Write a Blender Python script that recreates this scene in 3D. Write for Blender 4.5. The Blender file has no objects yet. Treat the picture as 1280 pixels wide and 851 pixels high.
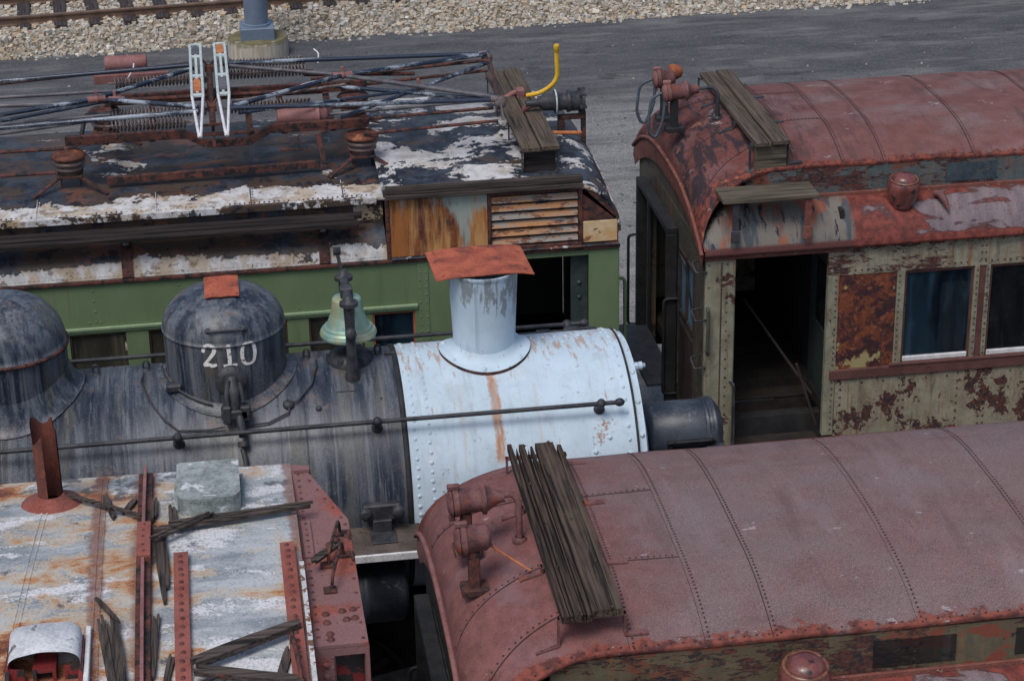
import bpy, bmesh, math, random
from mathutils import Vector, Matrix, noise as mnoise
R = math.radians
random.seed(7)
scene = bpy.context.scene
COL = scene.collection

# ------------------------------------------------------------------ geometry
class Geo:
    def __init__(s): s.v = []; s.f = []; s.sm = []
    def add(s, vs, fs, smooth=False):
        o = len(s.v); s.v += [tuple(v) for v in vs]
        s.f += [tuple(i + o for i in f) for f in fs]; s.sm += [smooth] * len(fs)
    def box(s, x0, x1, y0, y1, z0, z1, c=0.0, M=None):
        if x0 > x1: x0, x1 = x1, x0
        if y0 > y1: y0, y1 = y1, y0
        if z0 > z1: z0, z1 = z1, z0
        c = min(c, (x1-x0)*.4, (y1-y0)*.4, (z1-z0)*.4)
        if c <= 0:
            vs = [(x, y, z) for z in (z0, z1) for y in (y0, y1) for x in (x0, x1)]
            fs = [(0, 2, 3, 1), (4, 5, 7, 6), (0, 1, 5, 4), (2, 6, 7, 3), (0, 4, 6, 2), (1, 3, 7, 5)]
            if M: vs = [M @ Vector(v) for v in vs]
            s.add(vs, fs); return
        X = (x0, x1); Y = (y0, y1); Z = (z0, z1); vs = []; ix = {}
        for i in (0, 1):
            for j in (0, 1):
                for k in (0, 1):
                    dx = c if i == 0 else -c; dy = c if j == 0 else -c; dz = c if k == 0 else -c
                    for a, p in enumerate(((X[i], Y[j]+dy, Z[k]+dz), (X[i]+dx, Y[j], Z[k]+dz), (X[i]+dx, Y[j]+dy, Z[k]))):
                        ix[(i, j, k, a)] = len(vs); vs.append(p)
        fs = []
        def q(l): fs.append(tuple(ix[a] for a in l))
        q([(0,0,0,0),(0,0,1,0),(0,1,1,0),(0,1,0,0)]); q([(1,0,0,0),(1,1,0,0),(1,1,1,0),(1,0,1,0)])
        q([(0,0,0,1),(1,0,0,1),(1,0,1,1),(0,0,1,1)]); q([(0,1,0,1),(0,1,1,1),(1,1,1,1),(1,1,0,1)])
        q([(0,0,0,2),(0,1,0,2),(1,1,0,2),(1,0,0,2)]); q([(0,0,1,2),(1,0,1,2),(1,1,1,2),(0,1,1,2)])
        for j in (0, 1):
            for k in (0, 1): q([(0,j,k,1),(1,j,k,1),(1,j,k,2),(0,j,k,2)])
        for i in (0, 1):
            for k in (0, 1): q([(i,0,k,0),(i,1,k,0),(i,1,k,2),(i,0,k,2)])
        for i in (0, 1):
            for j in (0, 1): q([(i,j,0,0),(i,j,1,0),(i,j,1,1),(i,j,0,1)])
        for i in (0, 1):
            for j in (0, 1):
                for k in (0, 1): q([(i,j,k,0),(i,j,k,1),(i,j,k,2)])
        if M: vs = [M @ Vector(v) for v in vs]
        s.add(vs, fs)
    def bar(s, p0, p1, w, h, up=(0, 0, 1), c=0.0):
        p0 = Vector(p0); p1 = Vector(p1); d = p1 - p0; L = d.length; d.normalize()
        u = Vector(up); sd = d.cross(u)
        if sd.length < 1e-4: sd = d.cross(Vector((0, 1, 0)))
        sd.normalize(); u = sd.cross(d)
        M = Matrix(((d.x, sd.x, u.x, p0.x), (d.y, sd.y, u.y, p0.y), (d.z, sd.z, u.z, p0.z), (0, 0, 0, 1)))
        s.box(0, L, -w/2, w/2, -h/2, h/2, c, M)
    def tube(s, pts, r, n=10, caps=True, smooth=True):
        pts = [Vector(p) for p in pts]; m = len(pts)
        rs = r if isinstance(r, (list, tuple)) else [r] * m
        vs = []; prev = None
        for i, p in enumerate(pts):
            t = (pts[min(i+1, m-1)] - pts[max(i-1, 0)]).normalized()
            if prev is None:
                a = t.orthogonal().normalized()
            else:
                a = prev - t * prev.dot(t)
                a = a.normalized() if a.length > 1e-5 else t.orthogonal().normalized()
            prev = a; b = t.cross(a)
            for k in range(n):
                th = 2*math.pi*k/n
                vs.append(p + (a*math.cos(th) + b*math.sin(th)) * rs[i])
        fs = [(i*n+k, i*n+(k+1) % n, (i+1)*n+(k+1) % n, (i+1)*n+k) for i in range(m-1) for k in range(n)]
        s.add(vs, fs, smooth)
        if caps:
            s.add(vs[:n], [tuple(range(n-1, -1, -1))]); s.add(vs[-n:], [tuple(range(n))])
    def lathe(s, prof, o=(0, 0, 0), ax=(0, 0, 1), n=32, smooth=True, a0=0.0, a1=None):
        # prof: list of (r, h) ; repeated points make a crease
        ax = Vector(ax).normalized(); o = Vector(o)
        a = ax.orthogonal().normalized() if abs(ax.z) < .9 else Vector((1, 0, 0)); b = ax.cross(a)
        full = a1 is None; a1 = a0 + 2*math.pi if full else a1
        cols = n if full else n + 1
        segs = []; cur = [prof[0]]
        for p in prof[1:]:
            if p == cur[-1]: segs.append(cur); cur = [p]
            else: cur.append(p)
        segs.append(cur)
        for sg in segs:
            if len(sg) < 2: continue
            vs = []
            for (r, h) in sg:
                for k in range(cols):
                    th = a0 + (a1-a0)*k/n
                    vs.append(o + ax*h + (a*math.cos(th) + b*math.sin(th))*max(r, 1e-5))
            fs = []
            for i in range(len(sg)-1):
                for k in range(n):
                    k2 = (k+1) % cols
                    fs.append((i*cols+k, i*cols+k2, (i+1)*cols+k2, (i+1)*cols+k))
            s.add(vs, fs, smooth)
    def grid(s, nu, nv, fn, smooth=True):
        vs = [fn(i/nu, j/nv) for i in range(nu+1) for j in range(nv+1)]
        fs = [(i*(nv+1)+j, (i+1)*(nv+1)+j, (i+1)*(nv+1)+j+1, i*(nv+1)+j+1) for i in range(nu) for j in range(nv)]
        s.add(vs, fs, smooth)
    def prism(s, poly, plane, a, b):
        # poly: 2D points; plane 'xz' -> extruded along y between a and b, etc.
        def P(p, h):
            if plane == 'xz': return (p[0], h, p[1])
            if plane == 'yz': return (h, p[0], p[1])
            return (p[0], p[1], h)
        n = len(poly)
        s.add([P(p, a) for p in poly], [tuple(range(n))]); s.add([P(p, b) for p in poly], [tuple(range(n-1, -1, -1))])
        for i in range(n):
            j = (i+1) % n
            s.add([P(poly[i], a), P(poly[j], a), P(poly[j], b), P(poly[i], b)], [(0, 1, 2, 3)])
    def rivet(s, p, nr, r=.011, h=None, n=6):
        p = Vector(p); nr = Vector(nr).normalized(); h = h or r*.65
        a = nr.orthogonal().normalized(); b = nr.cross(a); p = p - nr*.002
        vs = []
        for (rr, hh) in ((r, 0), (r*.72, h*.75)):
            for k in range(n):
                th = 2*math.pi*k/n; vs.append(p + nr*hh + (a*math.cos(th)+b*math.sin(th))*rr)
        vs.append(p + nr*h)
        fs = [(k, (k+1) % n, n+(k+1) % n, n+k) for k in range(n)] + [(n+k, n+(k+1) % n, 2*n) for k in range(n)]
        s.add(vs, fs, True)
    def rivets(s, p0, p1, sp, nr, r=.011, jit=0.0):
        p0 = Vector(p0); p1 = Vector(p1); L = (p1-p0).length; n = max(1, int(L/sp))
        for i in range(n+1):
            if random.random() < .03: continue
            s.rivet(p0.lerp(p1, i/n), nr, r*random.uniform(.85, 1.1))
    def build(s, name, mat, parent=None, trim=None, trim_mat=None):
        n0 = len(s.f)
        if trim is not None: s.add(trim.v, trim.f); s.sm[n0:] = trim.sm
        me = bpy.data.meshes.new(name); off = Vector((0, 0, 0))
        if parent is not None:
            q = parent
            while q is not None: off += q.location; q = q.parent
        me.from_pydata([Vector(v) - off for v in s.v], [], s.f)
        me.polygons.foreach_set('use_smooth', s.sm); me.materials.append(mat)
        if trim is not None:
            me.materials.append(trim_mat); me.polygons.foreach_set('material_index', [0]*n0 + [1]*(len(s.f)-n0))
        bm = bmesh.new(); bm.from_mesh(me); bmesh.ops.recalc_face_normals(bm, faces=bm.faces); bm.to_mesh(me); bm.free()
        me.update()
        o = bpy.data.objects.new(name, me); COL.objects.link(o)
        if parent is not None: o.parent = parent
        return o

def thing(name, label, cat, loc, group=None):
    o = bpy.data.objects.new(name, None); COL.objects.link(o); o.location = loc
    o.empty_display_size = .2
    return tag(o, label, cat, group)
def tag(o, label=None, cat=None, group=None, kind=None):
    if label: o['label'] = label
    if cat: o['category'] = cat
    if group: o['group'] = group
    if kind: o['kind'] = kind
    return o
def mesh_thing(g, name, mat, loc, label, cat, group=None):
    loc = Vector(loc); g.v = [tuple(Vector(v)-loc) for v in g.v]
    o = g.build(name, mat); o.location = loc
    return tag(o, label, cat, group)
def dup(o, loc, rot=None):
    c = o.copy(); COL.objects.link(c); c.location = loc
    if rot is not None: c.rotation_euler = rot
    return c
def bend(pts, rad, n=5):
    pts = [Vector(p) for p in pts]; out = [pts[0]]
    for i in range(1, len(pts)-1):
        a, b, c = pts[i-1], pts[i], pts[i+1]
        r = min(rad, (a-b).length*.48, (c-b).length*.48)
        p = b + (a-b).normalized()*r; q = b + (c-b).normalized()*r
        for k in range(n+1):
            t = k/n; out.append(p*(1-t)**2 + b*2*t*(1-t) + q*t*t)
    out.append(pts[-1]); return out
def fnormal(fn, u, v, e=.004):
    p = Vector(fn(u, v)); a = Vector(fn(u+e, v)) - Vector(fn(u-e, v)); b = Vector(fn(u, v+e)) - Vector(fn(u, v-e))
    n = a.cross(b)
    if n.length < 1e-9: return Vector((0, 0, 1))
    n.normalize(); return n if n.z > -.05 or True else -n
def lerp(a, b, t): return a + (b-a)*t

# ------------------------------------------------------------------ materials
class Mat:
    def __init__(s, name):
        s.m = bpy.data.materials.new(name); s.m.use_nodes = True; s.t = s.m.node_tree; s.t.nodes.clear()
        s.o = s.t.nodes.new('ShaderNodeOutputMaterial'); s.b = s.t.nodes.new('ShaderNodeBsdfPrincipled')
        s.t.links.new(s.b.outputs[0], s.o.inputs[0])
        s.P = s.t.nodes.new('ShaderNodeTexCoord').outputs['Object']; s.seed = (0, 0, 0); s._x = None
    def nd(s, t): return s.t.nodes.new(t)
    def put(s, sock, v):
        if isinstance(v, bpy.types.NodeSocket): s.t.links.new(v, sock)
        elif sock.type == 'RGBA' and len(v) == 3: sock.default_value = (*v, 1)
        else: sock.default_value = v
    def vec(s, scale, loc=0):
        m = s.nd('ShaderNodeMapping'); s.t.links.new(s.P, m.inputs[0])
        m.inputs['Scale'].default_value = scale if isinstance(scale, tuple) else (scale,)*3
        m.inputs['Location'].default_value = (s.seed[0]+loc*3.7, s.seed[1]+loc*1.9, s.seed[2]+loc*5.3)
        return m.outputs[0]
    def noise(s, scale, det=4, ro=.55, loc=0, dist=0):
        n = s.nd('ShaderNodeTexNoise'); s.t.links.new(s.vec(scale, loc), n.inputs['Vector'])
        n.inputs['Scale'].default_value = 1; n.inputs['Detail'].default_value = det
        n.inputs['Roughness'].default_value = ro; n.inputs['Distortion'].default_value = dist
        return n.outputs['Fac']
    def vor(s, scale, loc=0, feat='F1', out='Distance'):
        n = s.nd('ShaderNodeTexVoronoi'); n.feature = feat; s.t.links.new(s.vec(scale, loc), n.inputs['Vector'])
        n.inputs['Scale'].default_value = 1; return n.outputs[out]
    def ramp(s, x, a, b, lo=0, hi=1):
        n = s.nd('ShaderNodeMapRange'); n.interpolation_type = 'SMOOTHSTEP'
        s.put(n.inputs['Value'], x)
        if a <= b: n.inputs['From Min'].default_value = a; n.inputs['From Max'].default_value = b
        else:
            n.inputs['From Min'].default_value = b; n.inputs['From Max'].default_value = a; lo, hi = hi, lo
        n.inputs['To Min'].default_value = lo; n.inputs['To Max'].default_value = hi
        return n.outputs[0]
    def mix(s, f, A, B):
        n = s.nd('ShaderNodeMix'); n.data_type = 'RGBA'
        s.put(n.inputs[0], f); s.put(n.inputs[6], A); s.put(n.inputs[7], B); return n.outputs[2]
    def ma(s, op, a, b=0.0, c=None):
        n = s.nd('ShaderNodeMath'); n.operation = op; s.put(n.inputs[0], a); s.put(n.inputs[1], b)
        if c is not None: s.put(n.inputs[2], c)
        return n.outputs[0]
    def mul(s, a, b): return s.ma('MULTIPLY', a, b)
    def addn(s, a, b): return s.ma('ADD', a, b)
    def mx(s, a, b): return s.ma('MAXIMUM', a, b)
    def xyz(s):
        if s._x is None:
            n = s.nd('ShaderNodeSeparateXYZ'); s.t.links.new(s.P, n.inputs[0]); s._x = n.outputs
        return s._x
    def fin(s, col, rough=.7, bump=None, bs=.3, bd=.01, metal=0, spec=.4):
        s.put(s.b.inputs['Base Color'], col); s.put(s.b.inputs['Roughness'], rough)
        s.b.inputs['Metallic'].default_value = metal; s.b.inputs['Specular IOR Level'].default_value = spec
        if bump is not None:
            n = s.nd('ShaderNodeBump'); n.inputs['Strength'].default_value = bs; n.inputs['Distance'].default_value = bd
            s.t.links.new(bump, n.inputs['Height']); s.t.links.new(n.outputs[0], s.b.inputs['Normal'])
        return s.m

def simple(name, a, b, scale=8, rough=.7, bs=.25, fine=80, det=5, spots=None, spot_t=(.62, .68), spot_scale=14, spec=.4, seed=0):
    m = Mat(name); m.seed = (seed, seed*.7, seed*1.3)
    n = m.noise(scale, det, .6); f = m.noise(fine, 3, .6, 2)
    c = m.mix(m.ramp(n, .35, .65), a, b)
    c = m.mix(m.mul(m.ramp(f, .4, .75), .35), c, tuple(min(1, x*1.45+.01) for x in b))
    c = m.mix(m.mul(m.ramp(f, .5, .25), .4), c, tuple(x*.55 for x in a))
    if spots is not None:
        q = m.ramp(m.noise(spot_scale, 6, .62, 5, .4), *spot_t); c = m.mix(q, c, spots)
    return m.fin(c, rough, f, bs, .006, spec=spec)

def roof_paint(name, seed, streaky=0.0, hoodx=.9, edge=1.0, hdark=0.0, tone=0.0):
    m = Mat(name); m.seed = (seed, seed, seed); x, y, z = m.xyz()
    fine = m.noise(75, 3, .75, 1); gran = m.noise(150, 2, .7, 2); mid = m.noise(5, 5, .6, 3); big = m.noise((1.1, 1.6, 1.5), 5, .6, 4)
    c = m.mix(m.ramp(mid, .3, .7), (.140, .076, .072), (.190, .108, .103))
    c = m.mix(m.mul(m.ramp(big, .40, .65), .8), c, (.182, .122, .122))
    c = m.mix(m.mul(m.ramp(gran, .50, .68), .6), c, (.34, .28, .28)); c = m.mix(m.mul(m.ramp(m.noise((.8, 7, 5), 6, .65, 30), .55, .66), .35), c, (.12, .075, .075)); c = m.mix(m.mul(m.ramp(m.noise((2.6, .7, 1), 5, .6, 31), .54, .66), .45), c, (.26, .20, .215))
    c = m.mix(m.mul(m.ramp(fine, .48, .36), .6), c, (.085, .050, .05))
    if tone:
        c = m.mix(m.mul(m.ramp(m.noise((1.3, 2.2, 2), 6, .62, 50), .36, .58), tone), c, m.mix(m.ramp(mid, .3, .7), (.13, .045, .038), (.19, .072, .062)))
        c = m.mix(m.mul(m.ramp(m.noise((7, 1.0, 1.5), 6, .65, 52), .53, .66), tone*.8), c, (.075, .042, .042))
    else:
        c = m.mix(m.mul(m.ramp(m.noise((2.0, 2.2, 2), 6, .62, 50), .42, .62), .55), c, m.mix(m.ramp(gran, .42, .6), (.12, .088, .09), (.235, .195, .20)))
        c = m.mix(m.mul(m.ramp(m.noise((6, .8, 1.5), 6, .65, 52), .56, .68), .4), c, (.10, .062, .06))
    ay = m.ma('ABSOLUTE', m.addn(y, -.10)); w = m.noise((3.5, 3.5, 3.5), 6, .65, 6); w2 = m.noise((9, 14, 12), 7, .72, 26)
    e = m.ramp(m.addn(ay, m.addn(m.mul(m.addn(w, -.5), .22), m.mul(m.addn(w2, -.5), .30))), edge+.195, edge+.235)
    hx = m.ramp(m.addn(x, m.mul(m.addn(w, -.5), 1.6)), hoodx+.75, hoodx-.45)
    red = m.mix(m.ramp(m.noise(16, 6, .65, 8), .38, .62), (.075, .022, .020), (.24, .062, .040))
    hood = m.mix(m.ramp(m.noise(9, 6, .65, 15), .35, .65), (.150-.075*hdark, .050-.032*hdark, .045-.030*hdark), (.220-.085*hdark, .080-.042*hdark, .072-.040*hdark))
    hood = m.mix(m.mul(m.ramp(gran, .5, .68), .35), hood, (.33, .20, .19))
    hood = m.mix(m.mul(m.ramp(m.noise((2.2, 2.2, 2.2), 6, .6, 16), .50, .66), .8-.4*hdark), hood, (.20, .115, .125))
    c = m.mix(m.mul(hx, .85), c, hood); c = m.mix(m.mul(e, .9), c, red)
    if streaky:
        st = m.noise((9, 2.6, 3), 7, .68, 9, .6)
        c = m.mix(m.mul(m.mul(m.ramp(st, .50, .58), hx), streaky), c, (.022, .022, .028))
        c = m.mix(m.mul(m.mul(m.ramp(m.noise((4, 9, 6), 6, .65, 12), .62, .66), hx), streaky), c, (.36, .15, .08))
        c = m.mix(m.mul(m.mul(m.ramp(m.noise((30, 8, 20), 5, .7, 19), .60, .66), hx), streaky), c, (.012, .010, .010))
    pat = m.ramp(m.noise((4.0, 7, 6), 8, .72, 11), .645, .66)
    c = m.mix(m.mul(pat, .8), c, (.36, .33, .33))
    chip = m.ramp(m.noise((26, 34, 30), 4, .6, 13), .68, .72)
    c = m.mix(m.mul(chip, .8), c, (.055, .035, .033))
    return m.fin(c, .78, m.addn(m.addn(fine, m.mul(gran, .6)), m.mul(m.noise((2.3, 3, 3), 3, .5, 40), 7)), .5, .008, spec=.28)

def lower_paint(name, seed, weather=1.0):
    m = Mat(name); m.seed = (seed, seed, seed); x, y, z = m.xyz()
    fine = m.noise(75, 3, .75, 1); gran = m.noise(150, 2, .7, 2); n = m.noise((1.5, 3, 3), 7, .62, 3, .5)
    red = m.mix(m.ramp(m.noise(13, 6, .62, 4), .35, .65), (.105, .026, .022), (.225, .055, .04))
    lav = m.mix(m.ramp(m.noise((9, 3, 3), 6, .65, 5), .35, .65), (.125, .092, .105), (.190, .145, .155))
    lav = m.mix(m.mul(m.ramp(gran, .5, .66), .5), lav, (.38, .34, .35))
    f = m.addn(n, m.ramp(z, 3.06, 3.0, 0, -.25)); f = m.addn(f, m.ramp(x, 1.6, 2.4, -.08, .06)); f = m.addn(f, m.ramp(z, 3.27, 3.33, 0, -.12))
    k = m.ramp(f, .455, .475); edge = m.mul(m.ramp(f, .44, .457), m.ramp(f, .495, .478))
    c = m.mix(k, red, lav); c = m.mix(m.mul(edge, .7), c, (.07, .03, .03))
    v = m.ramp(x, 1.52, 1.44)
    st = m.noise((7, 2, 1.6), 6, .62, 7); ves = m.mix(m.ramp(st, .42, .52), (.06, .072, .085), (.165, .15, .13))
    ves = m.mix(m.ramp(m.noise((6, 2.4, 2), 6, .6, 8), .53, .60), ves, (.27, .10, .06)); ves = m.mix(m.ramp(m.noise((11, 3, 2.6), 6, .65, 9), .57, .61), ves, (.02, .024, .035))
    ves = m.mix(m.ramp(z, 3.05, 3.02), ves, (.10, .035, .032))
    c = m.mix(m.mul(v, weather), c, ves); c = m.mix(m.mul(m.ramp(m.noise((5, 1.2, 1.2), 5, .6, 17), .55, .68), .5), c, (.09, .03, .028))
    c = m.mix(m.mul(m.ramp(m.noise((24, 28, 28), 4, .6, 13), .66, .70), .8), c, (.045, .028, .027))
    return m.fin(c, .7, m.addn(fine, m.mul(k, .9)), .5, .007, spec=.35)

def olive_peel(name, seed, amount=.5, horiz=False, base=(.275, .258, .19), drip=0, stain=0):
    m = Mat(name); m.seed = (seed, seed*1.7, seed*.4)
    sc = (9, 9, 7.5) if not horiz else (8, 14, 34)
    n = m.noise(sc, 9, .74, 1, .8); n2 = m.noise(34, 4, .6, 2); big = m.noise((1.9, 2, 2.6), 4, .6, 3)
    c = m.mix(m.ramp(m.noise(9, 5, .6, 4), .3, .7), tuple(v*.78 for v in base), tuple(min(1, v*1.15) for v in base))
    st = m.noise((26, 26, 1.1), 5, .62, 5)
    c = m.mix(m.mul(m.mul(m.ramp(st, .53, .64), .7), m.ramp(m.noise((1.6, 2, 1.2), 4, .6, 15), .42, .60, .25, 1.2)), c, (.24, .095, .035))
    c = m.mix(m.mul(m.ramp(m.noise((14, 14, 2.0), 5, .6, 7), .53, .68), .55), c, (.085, .072, .05))
    if stain:
        c = m.mix(m.ramp(m.noise((3, 4, 5), 6, .62, 12), .54, .60), c, (.19, .05, .03)); c = m.mix(m.ramp(m.noise((5, 5, 7), 6, .62, 14), .58, .63), c, (.03, .026, .026))
    fac = m.addn(n, m.mul(m.addn(big, -.5), 1.0)); t = .74 - amount*.32
    halo = m.mul(m.ramp(fac, t-.13, t-.02), m.ramp(n2, .35, .6)); c = m.mix(m.mul(halo, .55), c, (.15, .07, .035))
    rim = m.ramp(fac, t-.045, t-.015); hole = m.ramp(fac, t, t+.016)
    c = m.mix(m.mul(rim, .55), c, tuple(min(1, v*1.45) for v in base))
    under = m.mix(m.ramp(n2, .4, .6), (.042, .022, .025), (.115, .04, .028))
    under = m.mix(m.ramp(m.noise(11, 4, .6, 8), .52, .64), under, (.022, .022, .028))
    c = m.mix(hole, c, under)
    return m.fin(c, .68, m.addn(m.mul(hole, -1.3), m.mul(n2, .35)), .8, .010)

def rusty_panel(name, seed, teal=0.0, deep=.5):
    m = Mat(name); m.seed = (seed, seed, seed*.3); x, y, z = m.xyz()
    n = m.noise(6, 8, .68, 1, .8); n2 = m.noise(24, 5, .65, 2)
    c = m.mix(m.ramp(n, .36, .62), (.060, .024, .026), (.19, .055, .026))
    c = m.mix(m.mul(m.ramp(n2, .53, .66), .7), c, (.27, .115, .045))
    c = m.mix(m.mul(m.ramp(m.noise((8, 8, 8), 7, .66, 4, .5), .48, .56), deep), c, (.032, .018, .026))
    c = m.mix(m.mul(m.ramp(m.noise((14, 14, 12), 6, .65, 5), .57, .62), deep), c, (.24, .085, .05))
    if not teal: c = m.mix(m.ramp(m.addn(m.noise((5, 5, 4), 7, .68, 6), m.ramp(z, 2.0, 1.72, 0, .12)), .63, .67), c, (.34, .29, .14))
    if teal:
        st = m.noise((6, 6, .8), 6, .62, 7)
        c = m.mix(m.mul(m.ramp(st, .34, .52), teal), c, m.mix(m.ramp(m.noise((12, 12, 1.2), 5, .6, 17), .42, .60), (.36, .135, .04), (.54, .30, .115)))
        st2 = m.addn(m.noise((4.5, 4.5, .9), 6, .62, 9), m.ramp(z, 3.40, 3.74, -.05, .06))
        c = m.mix(m.mul(m.ramp(st2, .50, .60), teal), c, (.30, .36, .33))
        c = m.mix(m.mul(m.ramp(m.noise((8, 8, .6), 5, .6, 12), .57, .67), teal*.75), c, (.14, .05, .022))
        c = m.mix(m.mul(m.ramp(m.noise((30, 30, 3), 5, .6, 14), .60, .68), .6), c, (.20, .075, .03))
    return m.fin(c, .8, m.addn(n2, m.noise(70, 3, .6, 8)), .5, .007, spec=.25)

def black_white(name, seed, cover=.5, rust=.3, vert=0.0, whitelow=None, yband=None, fade=0.0):
    m = Mat(name); m.seed = (seed, seed*.6, seed*1.1); x, y, z = m.xyz()
    n = m.noise((2.1, 2.6, 2.4), 10, .68, 1, .4); sm = m.noise(28, 5, .65, 2); big = m.noise(.7, 3, .5, 3)
    dark = m.mix(m.ramp(m.noise(6, 5, .6, 4), .35, .65), (.012, .017, .028), (.045, .055, .075))
    dark = m.mix(m.mul(m.ramp(sm, .52, .66), .5), dark, (.10, .105, .115))
    dark = m.mix(m.mul(m.ramp(m.noise((1.6, 2.2, 2), 7, .62, 6), .60-rust*.24, .68-rust*.24), .85), dark, (.070, .044, .028))
    dark = m.mix(m.mul(m.ramp(m.noise((3, 4, 4), 7, .65, 8), .55, .62), rust), dark, (.17, .065, .035))
    dark = m.mix(m.mul(m.ramp(m.noise((5, 6, 6), 7, .65, 18), .56, .60), .85), dark, (.010, .012, .018))
    white = m.mix(m.ramp(m.noise(10, 5, .6, 5), .35, .7), (.58, .58, .59), (.40, .40, .395))
    white = m.mix(m.mul(m.ramp(m.noise((4, 4, 2), 6, .6, 9), .46, .58), min(1, .85*rust+.1)), white, (.36, .255, .14)); white = m.mix(m.mul(m.ramp(m.noise((9, 12, 12), 6, .65, 29), .54, .60), rust), white, (.12, .075, .045))
    white = m.mix(m.mul(m.ramp(sm, .55, .68), .6*rust), white, (.20, .15, .10))
    f = m.addn(n, m.mul(m.addn(big, -.5), .5))
    f = m.addn(f, m.mul(m.addn(sm, -.5), .2))
    if whitelow is not None: f = m.addn(f, m.ramp(z, whitelow[1], whitelow[0], -.16, .24))
    if yband is not None: f = m.addn(f, m.ramp(y, yband[1], yband[0], -.06, .30))
    t = .72 - cover*.4; k = m.ramp(f, t, t+.012); lip = m.mul(m.ramp(f, t-.02, t), m.ramp(f, t+.012, t))
    c = m.mix(k, dark, white); c = m.mix(m.mul(lip, .7), c, (.010, .011, .015))
    return m.fin(c, m.ramp(k, 0, 1, .5, .75), m.addn(m.mul(k, .9), m.mul(sm, .5)), .7, .010)

def wood(name, axis, a=(.055, .055, .047), b=(.15, .15, .125), seed=0, green=.3, crack=.6):
    m = Mat(name); m.seed = (seed, seed*.3, seed*.8)
    lo, hi = 1.6, 55
    a = (a[0]*1.08, a[1]*.93, a[2]*.90); b = (b[0]*1.10, b[1]*.93, b[2]*.92)
    sc = [hi]*3; sc['xyz'.index(axis)] = lo
    g = m.noise(tuple(sc), 5, .62, 1, .15); sc2 = [26]*3; sc2['xyz'.index(axis)] = .9
    g2 = m.noise(tuple(sc2), 6, .6, 2, .2); big = m.noise(3, 4, .6, 3)
    c = m.mix(m.ramp(g, .33, .68), a, b)
    c = m.mix(m.mul(m.ramp(big, .45, .65), green), c, (b[0]*1.0, b[1]*1.0, b[2]*.82))
    cr = m.ramp(g2, .42, .33); c = m.mix(m.mul(cr, crack), c, (.012, .012, .012))
    return m.fin(c, .88, m.addn(g, m.mul(cr, -1.4)), .8, .008, spec=.2)

def boiler_paint(name, seed, axis_dir='x', lift=1.0):
    m = Mat(name); m.seed = (seed, seed*.3, seed); x, y, z = m.xyz()
    sc = (6.5, .7, .7) if axis_dir == 'x' else (7, 7, .6)
    sc2 = (24, 2.6, 2.6) if axis_dir == 'x' else (26, 26, 1.8)
    n = m.noise(sc, 5, .6, 1, .3); n2 = m.noise(sc2, 6, .66, 2, .3); big = m.noise((1.5, 1.5, 1.5), 5, .6, 3); sp = m.noise(60, 4, .72, 10)
    navy = (.012, .021, .040); grey = (.100, .115, .140)
    c = m.mix(m.ramp(n, .38, .62), navy, grey)
    c = m.mix(m.mul(m.ramp(big, .48, .60), .6), c, m.mix(m.ramp(sp, .4, .6), (.060, .074, .102), (.135, .138, .145)))
    c = m.mix(m.mul(m.ramp(n2, .54, .62), .5), c, (.15, .162, .18))
    c = m.mix(m.mul(m.ramp(n2, .47, .38), .6), c, (.010, .016, .030))
    c = m.mix(m.mul(m.ramp(m.noise((2.6, 2.6, 3.5), 8, .68, 6), .57, .64), .55), c, (.160, .108, .085))
    c = m.mix(m.mul(m.ramp(m.noise((5, .9, .9), 5, .6, 9), .56, .64), .45), c, (.085, .084, .055))
    c = m.mix(m.mul(m.ramp(m.noise((16, .5, .5) if axis_dir == 'x' else (16, 16, .4), 4, .55, 13), .56, .64), .55), c, (.16, .17, .18)); c = m.mix(m.mul(m.ramp(m.noise((18, .5, .5) if axis_dir == 'x' else (18, 18, .4), 4, .55, 15), .56, .66), .6), c, (.012, .018, .034))
    c = m.mix(m.mul(m.ramp(sp, .58, .66), .35), c, (.19, .20, .21))
    c = m.mix(m.mul(m.ramp(sp, .44, .37), .5), c, (.009, .014, .026))
    return m.fin(c, m.ramp(n2, .3, .7, .36, .55), m.addn(sp, n2), .2, .006, spec=.5)

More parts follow.
